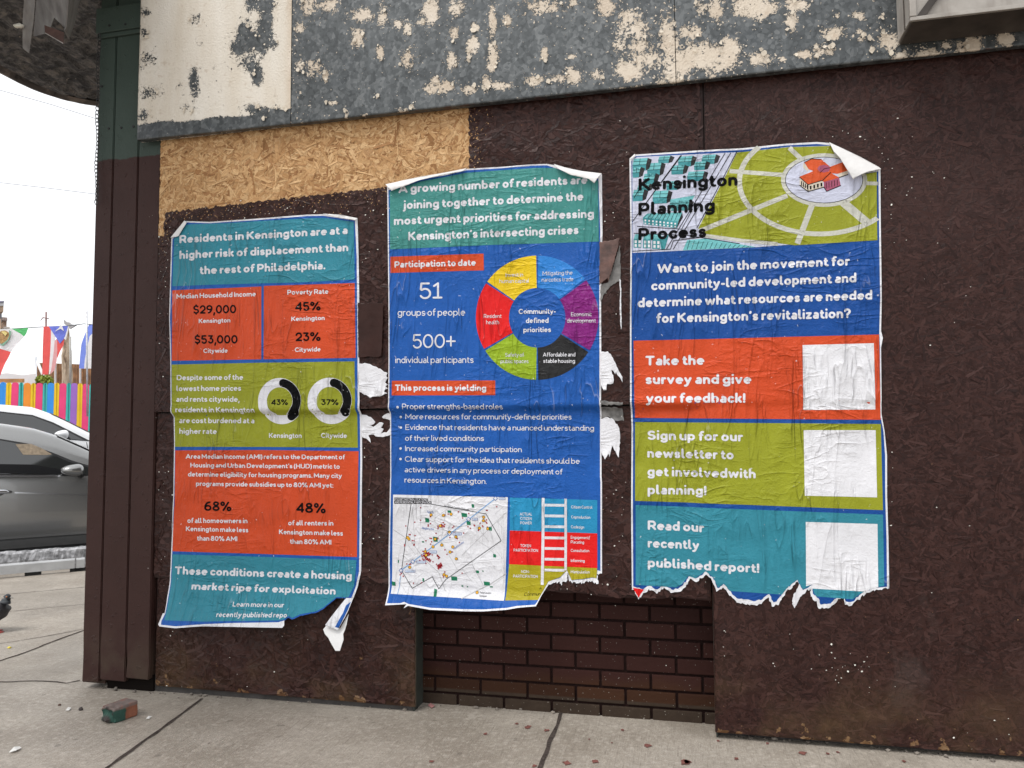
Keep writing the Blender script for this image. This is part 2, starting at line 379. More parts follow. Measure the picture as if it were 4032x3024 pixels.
# ---- metal fascia with peeling cream paint
def fascia_mat():
    m, nt, p = newmat('peeling_painted_metal'); h = N(nt)
    geo = h.n('ShaderNodeNewGeometry').outputs['Position']; x, y, z = h.sep(geo)
    dens = h.attr('paint')
    wv = h.n('ShaderNodeTexVoronoi', distance='EUCLIDEAN'); h.l(geo, wv.inputs['Vector']); wv.inputs['Scale'].default_value = 75
    wv2 = h.n('ShaderNodeTexVoronoi'); h.l(h.mapping(geo, (1, 1, .8)), wv2.inputs['Vector']); wv2.inputs['Scale'].default_value = 34
    sp = h.math('ADD', h.math('MULTIPLY', wv.outputs['Color'], .55), h.math('MULTIPLY', wv2.outputs['Color'], .45))
    gal = h.ramp(sp, [(.18, (.040, .045, .047)), (.5, (.074, .081, .084)), (.85, (.150, .158, .160))])
    streak = h.noise(h.mapping(geo, (22, 1, 1.6)), 1.0, 4)
    gal = h.mix(h.math('MULTIPLY', h.step(streak, .5, .8), .35), gal, (.20, .215, .22))
    gal = h.mix(h.math('MULTIPLY', h.step(h.noise(geo, 6, 5), .55, .75), .4), gal, (.07, .08, .09))
    n1 = h.noise(geo, 15, 6, .62, .4); n2 = h.noise(geo, 62, 3, .6, .8)
    f = h.math('ADD', dens, h.math('ADD', h.math('MULTIPLY_ADD', n1, 1.6, -.80), h.math('MULTIPLY_ADD', n2, 1.5, -.75)))
    n3 = h.noise(geo, 170, 2, .6); f = h.math('ADD', f, h.math('MULTIPLY_ADD', n3, .8, -.4)); f = h.math('ADD', f, h.math('MULTIPLY', h.step(h.noise(geo, 28, 3, .5, 1.5), .58, .66), -.25))
    mask = h.step(f, .485, .515)
    sm = h.step(h.math('ADD', h.noise(geo, 85, 1.5), h.math('MULTIPLY', dens, .11)), .675, .685)       # loose little flecks
    mask = h.math('MAXIMUM', mask, sm)
    cream = h.ramp(h.noise(geo, 7, 5), [(.3, (.52, .43, .33)), (.6, (.62, .54, .44)), (.8, (.68, .61, .52))])
    left = h.step(x, B(1150, 200).x+.02, B(1150, 200).x-.02)
    cream = h.mix(left, cream, h.ramp(h.noise(h.mapping(geo, (9, 1, 2)), 1.0, 5), [(.3, (.60, .535, .44)), (.7, (.70, .655, .58))]))
    cream = h.mix(h.math('MULTIPLY', h.step(h.noise(geo, 30, 5), .6, .75), .35), cream, (.38, .27, .18))
    # brown overspray along the lower edge
    ov = h.step(h.math('ADD', h.math('SUBTRACT', FAS+.012, z), h.math('MULTIPLY_ADD', h.noise(h.mapping(geo, (1, 1, 2.5)), 4.5, 5), .16, -.112)), 0, .002)
    base = h.mix(ov, gal, (.085, .058, .055))
    col = h.mix(mask, base, cream)
    h.l(col, p.inputs['Base Color'])
    h.l(h.math('MULTIPLY_ADD', mask, .25, .42), p.inputs['Roughness'])
    h.l(h.math('MULTIPLY', h.math('SUBTRACT', 1.0, mask), .35), p.inputs['Metallic'])
    soft = h.step(f, .42, .62)
    curl = h.math('MULTIPLY', h.math('MULTIPLY', mask, h.math('SUBTRACT', 1.0, h.step(f, .5, .68))), .6)
    b = h.bump(h.math('ADD', mask, h.math('ADD', curl, h.math('MULTIPLY', h.math('MULTIPLY', mask, h.noise(geo, 110, 4)), .8))), 1.0, .004)
    h.l(h.bump(h.noise(geo, 3, 3), .25, .02, b), p.inputs['Normal'])
    return m
FASC = fascia_mat()
YF = -.045
q1 = crop(0, 0, .5425); q2 = crop(1100, 0, .7233); q3 = crop(2600, 0, .6474)
PAINT = [q2(a, b)+(c*.7233, d*.7233, s) for a, b, c, d, s in [
 (150,30,60,60,.6),(270,20,50,50,.6),(110,150,30,40,.5),(460,90,70,45,.7),(560,80,30,80,.7),(430,190,40,75,.6),(825,70,45,68,1.2),(970,40,50,50,.9),(650,135,32,28,.9),(700,150,25,40,.8),(770,125,25,15,.8),(950,180,25,45,.8),(1065,150,25,28,.9),(1060,238,38,48,1.2),(1160,130,24,95,.8),(1160,300,32,95,.8),(1245,115,24,38,1.0),(1440,30,115,50,.7),(1600,10,32,22,1.1),(1780,40,50,55,1.1),(1900,90,70,60,.7),(1960,160,90,60,.65),(1850,230,50,80,.65),(1960,250,90,50,.55),(2120,200,70,150,.6),(2050,330,150,60,.8),(1910,380,80,50,1.1),(2150,420,60,50,.8),(550,290,22,42,1.1),(110,360,25,30,.8),(190,370,60,45,.65),(255,410,20,32,.8),(700,320,50,60,.5),(940,320,35,60,.65),(1030,310,12,42,.8),(1440,290,25,38,.9),(1590,310,25,25,.7),(850,440,30,22,.8),(830,490,40,32,.8),(910,480,52,42,1.0),(1040,490,60,25,.65),(1130,450,25,42,.9),(1215,470,60,25,.7),(1400,440,60,30,.8),(1500,430,80,25,.7),(1600,410,50,50,.85),(1730,410,40,30,.7),(1760,520,60,12,.8),(1870,500,40,25,.9),(1950,490,40,25,.7),(2080,470,40,32,.8),(290,560,30,15,.7),(530,530,15,15,.7),(670,610,32,22,.9),(730,580,15,20,.7),(365,630,13,42,.9),(460,630,15,15,.7),(20,590,30,50,.8)]]
PAINT += [q3(a, b)+(c*.6474, d*.6474, s) for a, b, c, d, s in [
 (100,400,130,120,.9),(300,350,170,85,1.3),(420,280,60,70,1.2),(50,200,60,60,.7),(160,190,80,55,.8),(100,500,60,45,.8),(270,515,30,25,.9),(575,40,130,75,1.4),(830,30,80,35,1.2),(800,130,40,65,1.1),(240,50,40,60,.6),(1080,90,18,13,1),(1210,95,42,30,.9),(1040,200,90,45,.75),(1215,190,32,25,.9),(1230,240,42,25,.9),(610,355,85,42,.7),(740,360,25,14,.8),(970,310,60,40,.75),(880,330,60,30,.65),(1045,310,27,27,.9),(1390,260,65,70,1.0),(1460,350,60,45,1.0),(1290,405,42,16,.8),(1640,330,100,40,.85),(1830,310,60,55,.9),(1900,270,60,60,.8),(1750,270,40,30,.8),(2100,240,60,50,.8),(2150,310,60,32,.8),(800,455,42,16,.9),(1350,100,14,16,1),(1290,290,17,17,.9),(350,60,60,90,.35)]]
HOLES = [q1(a, b)+(c*.5425, d*.5425, s) for a, b, c, d, s in [
 (1930,190,55,130,1.5),(1850,20,70,50,1.3),(1770,230,65,85,1.3),(1720,350,55,55,1.2),(1870,310,70,65,1.3),(1870,560,42,65,1.4),(1830,450,90,80,.5),(1410,640,45,70,1.0),(1410,530,35,60,.7),(1100,690,70,60,.8),(1420,140,60,50,.75),(1060,90,40,40,.9),(1060,250,30,40,.8),(1090,430,70,60,.6),(1060,830,50,60,.8),(1380,790,50,40,.7),(1820,780,80,40,.9),(1950,810,120,50,.9),(1100,1000,120,40,.6),(1560,860,60,30,.5),(1310,630,30,50,.6),(1760,480,110,70,.45),(1960,30,50,60,.9),(2000,330,40,40,.7)]]
def fascia_sheet(px0, px1, left, parent):
    xa = B(px0, 300, YF).x if px0 else 0; xb = B(px1, 300, YF).x if px1 < 4032 else 2.62
    nx = max(2, int((xb-xa)/.009)); z1 = 3.25; nz = int((z1-FAS)/.009)
    bm = bmesh.new(); lay = bm.verts.layers.float.new('paint'); grid = []
    for j in range(nz+1):
        row = []
        for i in range(nx+1):
            x = xa+(xb-xa)*i/nx; z = FAS+(z1-FAS)*j/nz
            yy = YF + .006*noise.noise(Vector((x*1.3, 0, z*1.7))) - (.003 if left else 0)
            v = bm.verts.new((x, yy, z)); row.append(v)
            d = Vector((x, YF, z))-CAM; k = FPX/d.dot(fw); px = PW/2+d.dot(cr)*k; py = PH/2-d.dot(cu)*k
            if left:
                a = 1.15
                for bx, by, rx, ry, s in HOLES:
                    e = ((px-bx)/rx)**2+((py-by)/ry)**2
                    if e < 4: a -= s*math.exp(-e*1.0)*.98
                eb = (FAS+.058+.02*noise.noise(Vector((x*4, 3, 0)))-z)
                a -= sstep((eb+.02)/.035)*1.7
                if px < 575: a -= .12
            else:
                a = -.34
                for bx, by, rx, ry, s in PAINT:
                    e = ((px-bx)/rx)**2+((py-by)/ry)**2
                    if e < 5: a = max(a, -.34 + 1.32*(.65+.35*s)*math.exp(-e*.55))
                if px < 1190: a = max(a, .1)
            v[lay] = a
        grid.append(row)
    for j in range(nz):
        for i in range(nx):
            f = bm.faces.new((grid[j][i], grid[j][i+1], grid[j+1][i+1], grid[j+1][i])); f.smooth = True
    # return lips so the sheet has a folded edge
    low = [grid[0][i] for i in range(nx+1)]
    back = [bm.verts.new((v.co.x, YF+.028, FAS)) for v in low]
    for i in range(nx): bm.faces.new((back[i], back[i+1], low[i+1], low[i]))
    if left:
        sd_ = [grid[j][0] for j in range(nz+1)]; bk = [bm.verts.new((xa, YF+.028, v.co.z)) for v in sd_]
        for j in range(nz): bm.faces.new((bk[j], sd_[j], sd_[j+1], bk[j+1]))
        for q in bk+back: q[lay] = .6
    else:
        for q in back: q[lay] = -.5
    return obj('metal_sheet', bm, FASC, parent)
def paint_curls(parent):
    """lifted curls of cream paint along the peeling patches"""
    bm = bmesh.new(); r = random.Random(21); done = 0
    src = [(b, 1) for b in PAINT]+[(b, 0) for b in HOLES]
    while done < 170:
        (bx, by, rx, ry, s), kind = r.choice(src); a = r.uniform(0, 6.283); k = r.uniform(.55, 1.15)
        px, py = bx+math.cos(a)*rx*k, by+math.sin(a)*ry*k
        if py < 0 or py > 640 or px < 560: continue
        c = B(px, py, YF-.001)
        if c.z < FAS+.012: continue
        R1 = r.uniform(.003, .010); n = r.randint(5, 8); t0 = r.uniform(0, 6.28); nx, nz = math.cos(t0), math.sin(t0); lift_ = r.uniform(.002, .006); vs = []
        for i in range(n):
            t = t0+i*6.283/n; q = R1*r.uniform(.6, 1.3); dx, dz = math.cos(t)*q, math.sin(t)*q*1.2; u = (dx*nx+dz*nz)/R1
            vs.append(bm.verts.new((c.x+dx, YF-.0068-max(0, u)*lift_*.7, c.z+dz)))
        f = bm.faces.new(vs); f.normal_update()
        if f.normal.y > 0: f.normal_flip()
        done += 1
    bmesh.ops.triangulate(bm, faces=bm.faces[:])
    return tag(obj('paint_curl', bm, flat('cream_paint_curl', (.60, .53, .43), .65, var=.14, scale=30), parent), kind='stuff')
fas = thing('metal_fascia', 'galvanised metal fascia with peeling cream paint above the boards', 'fascia', (-.5, YF, FAS))
s1 = fascia_sheet(549, 1146, True, fas); s1['label'] = 'sheet still mostly covered in cream paint'
s2 = fascia_sheet(1147, 2660, False, fas)
s3 = fascia_sheet(2663, 4032, False, fas)
paint_curls(fas)
bm = bmesh.new(); xa = B(549, 300, YF).x; box(bm, xa+.03, 2.6, YF+.029, .05, FAS+.03, 3.24)
obj('backing', bm, flat('gap_shade_black', (.012, .011, .011), .9, var=0), fas)  # near-black filler colours in the shade of the gap behind the fascia


# ================================================================== rounded stroke lettering
def _A(cx, cy, rx, ry, a0, a1, n=12):
    return [(cx+rx*math.cos(R_(a0+(a1-a0)*i/n)), cy+ry*math.sin(R_(a0+(a1-a0)*i/n))) for i in range(n+1)]
def glyph(ch, w):
    """strokes (centre lines) and advance of one rounded sans-serif letter; w = stroke weight in em"""
    h = w/2; B_, X, T, K, Dn = h, .5-h, .74-h, .705-h, -.19+h
    cy, ry, rx, cx = .25, .25-h, .235-h, .235; r = .47-h
    O = _A(cx, cy, rx, ry, 90, 450, 22); A = _A; M = .705/2; Ry = M-h
    g = {
     'o': ([O], .47), 'b': ([[(h, T), (h, B_)], O], .47), 'd': ([[(r, T), (r, B_)], O], .47),
     'p': ([[(h, X), (h, Dn)], O], .47), 'q': ([[(r, X), (r, Dn)], O], .47),
     'g': ([O, [(r, X), (r, -.02)]+A(cx, -.01, rx, -.01-Dn, 0, -150)], .47),
     'c': ([A(cx, cy, rx, ry, 48, 312, 18)], .41), 'e': ([[(h+.01, cy+.015), (r, cy+.015)]+A(cx, cy, rx, ry, 5, 298, 18)], .46),
     'a': ([A(.205, X-.13, .165-h*.5, .13, 118, 0)+[(.39-h, B_)], [(.39-h, .25), (.20, .25)]+A(.18, (.25+B_)/2, .18-h, (.25-B_)/2, 90, 270, 10)+A(.20, B_+.09, .19-h, .09, -90, 0, 6)], .40),
     'n': ([[(h, B_), (h, X)], [(h, .2)]+A(.22, X-.16, .22-h, .16, 180, 0)+[(.44-h, B_)]], .44),
     'h': ([[(h, B_), (h, T)], [(h, .2)]+A(.22, X-.16, .22-h, .16, 180, 0)+[(.44-h, B_)]], .44),
     'm': ([[(h, B_), (h, X)], [(h, .2)]+A(.195, X-.14, .195-h, .14, 180, 0)+[(.39-h, B_)], [(.39-h, .2)]+A(.555-h, X-.14, .165, .14, 180, 0)+[(.72-h, B_)]], .72),
     'u': ([[(.44-h, X), (.44-h, B_)], [(h, X)]+A(.22, B_+.16, .22-h, .16, 180, 360)+[(.44-h, .3)]], .44),
     'r': ([[(h, B_), (h, X)], [(h, .22)]+A(.20, X-.17, .20-h, .17, 180, 75)], .29),
     's': ([A(.19, .25+ry/2, .18-h, ry/2, 35, 270, 12)+A(.19, .25-ry/2, .19-h, ry/2, 90, -145, 12)], .38),
     't': ([[(.125, .64-h), (.125, B_+.12)]+A(.245, B_+.12, .12, .12, 180, 275, 6), [(h, X), (.29-h, X)]], .30),
     'f': ([[(.13, B_), (.13, T-.13)]+A(.25, T-.13, .12, .13, 180, 80, 6), [(h, X), (.30-h, X)]], .30),
     'i': ([[(h, B_), (h, X)], [(h, .655), (h, .66)]], w), 'j': ([[(h+.06, X), (h+.06, Dn+.1)]+A(h-.04, Dn+.1, .10, .1, 0, -80, 6), [(h+.06, .655), (h+.06, .66)]], w+.06),
     'k': ([[(h, B_), (h, T)], [(.39-h, X), (h+.03, .22)], [(.16, .30), (.41-h, B_)]], .41),
     'l': ([[(h, T), (h, B_+.1)]+A(h+.09, B_+.1, .09, .1, 180, 270, 5)], w+.08),
     'v': ([[(h, X), (.225, B_), (.45-h, X)]], .45), 'w': ([[(h, X), (.19, B_), (.34, X-.02), (.49, B_), (.68-h, X)]], .68),
     'x': ([[(h, X), (.42-h, B_)], [(.42-h, X), (h, B_)]], .42), 'y': ([[(h, X), (.225, B_+.01)], [(.45-h, X), (.17, Dn+.04), (.12, Dn), (.06, Dn)]], .45),
     'z': ([[(h, X), (.40-h, X), (h, B_), (.40-h, B_)]], .40),
     'A': ([[(h, B_), (.34, K), (.68-h, B_)], [(.155, .22), (.525, .22)]], .68), 'B': ([[(h, B_), (h, K), (.30, K)]+A(.30, (K+.37)/2, .2-h, (K-.37)/2, 90, -90, 8)+[(h, .37)], [(.30, .37)]+A(.32, (.37+B_)/2, .21-h, (.37-B_)/2, 90, -90, 8)+[(h, B_)]], .53),
     'C': ([A(.34, M, .34-h, Ry, 48, 312, 20)], .62), 'D': ([[(h, B_), (h, K), (.26, K)]+A(.27, M, .36-h, Ry, 90, -90, 14)+[(h, B_)]], .63),
     'E': ([[(.46-h, K), (h, K), (h, B_), (.46-h, B_)], [(h, M), (.42-h, M)]], .46), 'F': ([[(.45-h, K), (h, K), (h, B_)], [(h, M-.02), (.41-h, M-.02)]], .45),
     'G': ([A(.34, M, .34-h, Ry, 48, 340, 20)+[(.66-h, M-.01), (.40, M-.01)]], .66), 'H': ([[(h, B_), (h, K)], [(.60-h, B_), (.60-h, K)], [(h, M), (.60-h, M)]], .60),
     'I': ([[(h, B_), (h, K)]], w), 'J': ([[(.36-h, K), (.36-h, .2)]+A(.18, .2, .18-h, .2-h, 0, -160)], .36), 'K': ([[(h, B_), (h, K)], [(.54-h, K), (h+.02, M-.03)], [(.20, M+.04), (.56-h, B_)]], .56),
     'L': ([[(h, K), (h, B_), (.44-h, B_)]], .44), 'M': ([[(h, B_), (h, K), (.36, .22), (.72-h, K), (.72-h, B_)]], .72), 'N': ([[(h, B_), (h, K), (.60-h, B_), (.60-h, K)]], .60),
     'O': ([A(.355, M, .355-h, Ry, 90, 450, 28)], .71), 'P': ([[(h, B_), (h, K), (.28, K)]+A(.29, (K+.29)/2, .23-h, (K-.29)/2, 90, -90, 10)+[(h, .29)]], .52),
     'R': ([[(h, B_), (h, K), (.28, K)]+A(.30, (K+.30)/2, .23-h, (K-.30)/2, 90, -90, 10)+[(h, .30)], [(.29, .30), (.54-h, B_)]], .54),
     'S': ([A(.26, M+Ry/2, .25-h, Ry/2, 38, 270, 14)+A(.26, M-Ry/2, .26-h, Ry/2, 90, -148, 14)], .52), 'T': ([[(h, K), (.56-h, K)], [(.28, K), (.28, B_)]], .56),
     'U': ([[(h, K), (h, .26)]+A(.30, .26, .30-h, .26-h, 180, 360)+[(.60-h, K)]], .60), 'V': ([[(h, K), (.33, B_), (.66-h, K)]], .66),
     'W': ([[(h, K), (.25, B_), (.47, K-.03), (.69, B_), (.94-h, K)]], .94), 'Y': ([[(h, K), (.29, .31), (.58-h, K)], [(.29, .31), (.29, B_)]], .58), 'Z': ([[(h, K), (.52-h, K), (h, B_), (.52-h, B_)]], .52),
     '0': ([A(.27, M, .27-h, Ry, 90, 450, 26)], .54), '1': ([[(h+.02, .55), (.22, K), (.22, B_)], [(h, B_), (.40-h, B_)]], .40),
     '2': ([A(.25, K-.20, .23-h*.6, .20, 165, -25, 12)+[(h+.01, B_), (.50-h, B_)]], .50), '3': ([[(h+.02, K), (.44-h, K), (.22, .42)]+A(.245, (.42+B_)/2, .245-h, (.42-B_)/2, 90, -150, 12)], .49),
     '4': ([[(.40, B_), (.40, K), (h, .20), (.54-h, .20)]], .54), '5': ([[(.44-h, K), (.10, K), (.075, .41)]+A(.25, .225, .245-h, .225-h+.02, 130, -150, 16)], .49),
     '6': ([[(.40, K)]+A(.40, .26, .40-h, K-.26, 95, 180, 8)+A(.265, .225, .265-h, .225-h, 180, 540, 20)], .53), '7': ([[(h, K), (.48-h, K), (.17, B_)]], .48),
     '8': ([A(.265, .53, .225-h, .175-h*.9, -90, 270, 18), A(.265, .20, .265-h, .20-h+.0, 90, 450, 20)], .53), '9': ([A(.265, .48, .265-h, .225-h, 0, 360, 20)+A(.13, .45, .40-h, .45-h, 0, -80, 8)], .53),
     '$': ([A(.25, M+Ry/2, .24-h, Ry/2, 38, 270, 14)+A(.25, M-Ry/2, .25-h, Ry/2, 90, -148, 14), [(.25, K), (.25, K+.08)], [(.25, B_-.08), (.25, B_)]], .50),
     '%': ([A(.16, .54, .16-h*.8, .165-h*.8, 90, 450, 14), A(.62, .165, .16-h*.8, .165-h*.8, 90, 450, 14), [(.57, K), (.21, B_)]], .78),
     ',': ([[(h+.03, h*.8), (h-.01, -.11)]], w+.02), '.': ([[(h, h), (h, h+.004)]], w), ':': ([[(h, h), (h, h+.004)], [(h, .42), (h, .424)]], w), '’': ([[(h+.02, K), (h, .56)]], w+.01),
     '(': ([A(.30, .28, .25, .45, 130, 230, 8)], .22), ')': ([A(-.10, .28, .25, .45, 50, -50, 8)], .20), '!': ([[(h, K), (h, .24)], [(h, h), (h, h+.004)]], w),
     '?': ([A(.21, K-.16, .20-h*.6, .16, 160, -40, 10)+[(.21, .28), (.21, .24)], [(.21, h), (.21, h+.004)]], .42), '-': ([[(h, .27), (.28-h, .27)]], .28), '+': ([[(h, .34), (.50-h, .34)], [(.25, .11), (.25, .57)]], .50),
     '/': ([[(h, -.08), (.36-h, .76)]], .36), ' ': ([], .155),
    }
    return g.get(ch, g['o'])
def stroke_text(s, w):
    """bmesh-ready 2D pieces of a line of text: list of (list of verts, list of faces), total width"""
    x = 0; out = []
    for ch in s:
        st, adv = glyph(ch, w)
        for pts in st:
            P = [pts[0]]
            for p in pts[1:]:
                if math.hypot(p[0]-P[-1][0], p[1]-P[-1][1]) > .002: P.append(p)
            if len(P) < 2: P.append((P[0][0], P[0][1]+.003))
            closed = len(P) > 8 and math.hypot(P[0][0]-P[-1][0], P[0][1]-P[-1][1]) < .004
            if closed: P = P[:-1]
            # split at sharp corners so that each piece is a clean ribbon with round ends
            runs = [P]
            if not closed:
                runs = []; cur = [P[0]]
                for i in range(1, len(P)):
                    cur.append(P[i])
                    if i < len(P)-1:
                        a = math.atan2(P[i][1]-P[i-1][1], P[i][0]-P[i-1][0]); b = math.atan2(P[i+1][1]-P[i][1], P[i+1][0]-P[i][0])
                        if abs((b-a+math.pi) % (2*math.pi)-math.pi) > .75: runs.append(cur); cur = [P[i]]
                runs.append(cur)
            for Q in runs:
                n = len(Q); V, F = [], []
                for i in range(n):
                    a = Q[(i-1) % n] if closed else Q[max(i-1, 0)]; b = Q[(i+1) % n] if closed else Q[min(i+1, n-1)]
                    l = math.hypot(b[0]-a[0], b[1]-a[1]) or 1; nx, ny = -(b[1]-a[1])/l*w/2, (b[0]-a[0])/l*w/2
                    V += [(x+Q[i][0]+nx, Q[i][1]+ny), (x+Q[i][0]-nx, Q[i][1]-ny)]
                for i in range(n if closed else n-1):
                    j = (i+1) % n; F.append((2*i, 2*i+1, 2*j+1, 2*j))
                if not closed:
                    for e, q in ((0, 1), (n-1, n-2)):
                        dx, dy = Q[e][0]-Q[q][0], Q[e][1]-Q[q][1]; a0 = math.atan2(dy, dx); k = len(V)
                        arc = [(x+Q[e][0]+math.cos(a0+t)*w/2, Q[e][1]+math.sin(a0+t)*w/2) for t in (-.94, -.47, 0, .47, .94)]
                        V += arc
                        i0, i1 = (2*e+1, 2*e) if e else (2*e, 2*e+1)
                        F.append((i0, k, k+1, k+2, k+3, k+4, i1))
                out.append((V, F))
        x += adv+(.062 if ch != ' ' else .0)
    return out, x

# ================================================================== pasted paper
GS = .010
def wall_y(x, z):
    """outer face of the boards, softened the way pasted paper spans the steps"""
    y = .020*sstep((SEAM+.002-z)/.026)
    y += (min(y, .004)-y)*sstep((x-XR+.095)/.08)
    return y
def sheet_y(kind, x, z):
    y = wall_y(x, z) - .0060
    if z < BBOT and kind != 3:                       # below the middle board the paper hangs free
        t = BBOT-z
        if kind == 1:
            y += -.010*math.sin(min(1, t/.07)*math.pi)*0 - 1.0*t*t - .12*t
            y -= .05*t*sstep((x+1.55)/.35)
        if kind == 2:
            y += -4.0*t*t - .34*t
    n = noise.noise(Vector((x*5.0, kind*7.0, z*3.0)))*.0013 + noise.noise(Vector((x*13.0, kind*3.0, z*5.0)))*.0007
    # the crease where paper folds in under the seam
    if x < XR+.02: n += -.0040*math.exp(-((z-SEAM-.010)/.014)**2)
    if kind == 3: n += .0010*math.exp(-((x-XR-.006)/.022)**2)
    if kind != 3: n += -.0025*math.exp(-((z-BBOT-.01)/.02)**2)
    return y + n*(1.0)
def conform(bm, kind, layer, extra=None, step=GS):
    bmesh.ops.triangulate(bm, faces=bm.faces[:], ngon_method='EAR_CLIP')
    xs = [v.co.x for v in bm.verts]; zs = [v.co.z for v in bm.verts]; lf = bm.verts.layers.float.get('lift')
    if not xs: return
    for ax, lo, hi in ((0, min(xs), max(xs)), (2, min(zs), max(zs))):
        k = math.ceil(lo/step)
        while k*step < hi:
            co = [0, 0, 0]; co[ax] = k*step; no = [0, 0, 0]; no[ax] = 1
            bmesh.ops.bisect_plane(bm, geom=bm.verts[:]+bm.edges[:]+bm.faces[:], plane_co=co, plane_no=no, dist=1e-6)
            k += 1
    for v in bm.verts:
        v.co.y = sheet_y(kind, v.co.x, v.co.z) - layer*.00045 - (v[lf] if lf else 0) + (extra(v.co.x, v.co.z) if extra else 0)
    for f in bm.faces:
        f.normal_update()
        if f.normal.y > 0: f.normal_flip()
        f.smooth = True
def poly_bm(polys):
    bm = bmesh.new()
    for pl in polys:
        vs = [bm.verts.new((XZ(*p)[0], 0, XZ(*p)[1])) for p in pl]
        bm.faces.new(vs).normal_update()
    return bm
def merge(dst, src, mat=0):
    me = bpy.data.meshes.new('tmp'); src.to_mesh(me); src.free()
    n0 = len(dst.faces); dst.from_mesh(me); bpy.data.meshes.remove(me)
    dst.faces.ensure_lookup_table()
    for i in range(n0, len(dst.faces)): dst.faces[i].material_index = mat
def text_bm(s, p0, p1, cap, off=.03, it=0.0, res=2):
    """one line of lettering whose baseline runs from photo point p0 to p1"""
    wgt = {True: .090, False: .112}[off < .028] if off < .04 else .134
    if off < .016: wgt = .082
    if abs(off-.034) < 1e-6 or abs(off-.036) < 1e-6 or off >= .05: wgt = .152
    bm = bmesh.new(); lay = bm.verts.layers.float.new('lift')
    pieces, _ = stroke_text(s, wgt) if s != '•' else ([([(.5+.5*math.cos(i*.52), .35+.35*math.sin(i*.52)) for i in range(12)], [tuple(range(12))])], 1)
    xs = [q[0] for V, F in pieces for q in V]; a, b = min(xs), max(xs)
    dx, dy = p1[0]-p0[0], p1[1]-p0[1]; L = math.hypot(dx, dy); ux, uy = dx/L, dy/L; k = cap/.705
    for n_, (V, F) in enumerate(pieces):
        vs = []
        for q in V:
            t = (q[0]-a)/(b-a)*L + it*q[1]*k; px = p0[0]+ux*t; py = p0[1]+uy*t-q[1]*k
            x, z = XZ(px, py); v = bm.verts.new((x, 0, z)); v[lay] = (n_ % 7)*.00003; vs.append(v)
        for f in F: bm.faces.new([vs[i] for i in f])
    return bm
def ell(c, cx, cy, rx, ry, a0, a1, n):       # angles clockwise from the top, degrees
    return [c(cx+rx*math.sin(R_(a0+(a1-a0)*i/n)), cy-ry*math.cos(R_(a0+(a1-a0)*i/n))) for i in range(n+1)]
def ring(c, cx, cy, rx, ry, qx, qy, a0, a1, n=24):
    o = ell(c, cx, cy, rx, ry, a0, a1, n); i_ = ell(c, cx, cy, qx, qy, a0, a1, n)
    return [[o[k], o[k+1], i_[k+1], i_[k]] for k in range(n)]
def stroke(c, pts, wd):
    """a line of constant width as polygons in crop pixels"""
    out = []
    for (xa, ya), (xb, yb) in zip(pts[:-1], pts[1:]):
        L = math.hypot(xb-xa, yb-ya); nx, ny = -(yb-ya)/L*wd/2, (xb-xa)/L*wd/2; ex, ey = (xb-xa)/L*wd*.25, (yb-ya)/L*wd*.25
        out.append([c(xa+nx-ex, ya+ny-ey), c(xb+nx+ex, yb+ny+ey), c(xb-nx+ex, yb-ny+ey), c(xa-nx-ex, ya-ny-ey)])
    return out
def rect(c, x0, y0, x1, y1): return [c(x0, y0), c(x1, y0), c(x1, y1), c(x0, y1)]
def arcstroke(c, cx, cy, rx, ry, a0, a1, wd, n=32): return ring(c, cx, cy, rx+wd/2, ry+wd/2*.9, rx-wd/2, ry-wd/2*.9, a0, a1, n)
def ragged(pts, seed, amp=6, stepl=9):
    """torn edge: jitter the polyline between the given photo points"""
    r = random.Random(seed); out = []
    for a, b in zip(pts[:-1], pts[1:]):
        n = max(1, int(math.hypot(b[0]-a[0], b[1]-a[1])/stepl)); out.append(a)
        for i in range(1, n):
            t = i/n; out.append((a[0]+(b[0]-a[0])*t+r.uniform(-amp, amp)*.5, a[1]+(b[1]-a[1])*t+r.uniform(-amp, amp)))
    out.append(pts[-1]); return out

WHITE = printed('bare_paper', (.70, .70, .73)); BLUE = printed('ink_blue', (.010, .088, .36)); BLUE3 = printed('ink_deep_blue', (.006, .062, .27))
TEAL = printed('ink_teal', (.030, .215, .285)); TEALG = printed('ink_green_teal', (.050, .235, .215)); ORANGE = printed('ink_orange', (.56, .064, .016))
OLIVE = printed('ink_olive_green', (.27, .29, .018)); BLACK = printed('ink_black', (.004, .004, .005), .5, .06); TXTW = printed('white_lettering', (.66, .66, .70))
YEL = printed('ink_yellow', (.72, .50, .01)); SKYB = printed('ink_sky_blue', (.022, .19, .56)); PURP = printed('ink_purple', (.20, .012, .17)); CHAR = printed('ink_charcoal', (.016, .016, .017))
LIME = printed('ink_lime', (.27, .40, .015)); RED = printed('ink_red', (.68, .010, .010)); CYAN = printed('ink_cyan', (.018, .24, .45)); OLIVY = printed('ink_yellow_olive', (.36, .31, .012))
PATHC = printed('ink_pale_grey', (.50, .50, .44)); LILAC = printed('ink_lilac', (.52, .54, .66)); HOUSE = printed('ink_house_teal', (.15, .46, .48)); HOUSED = printed('ink_house_dark_teal', (.05, .26, .29))
MAROON = printed('ink_maroon', (.33, .010, .018)); GREEN = printed('ink_green', (.01, .16, .08)); AMBER = printed('ink_amber', (.72, .38, .03)); MAUVE = printed('ink_mauve', (.33, .08, .14)); BRICKR = printed('ink_brick_red', (.60, .085, .02)); CREAMI = printed('ink_cream', (.62, .55, .45)); PALEB = printed('ink_pale_blue', (.18, .36, .62)); GREYI = printed('ink_grey', (.45, .45, .46))
BACKP = flat('paper_reverse', (.70, .69, .68), .6, var=.06, scale=9, bump=.5, bscale=55)

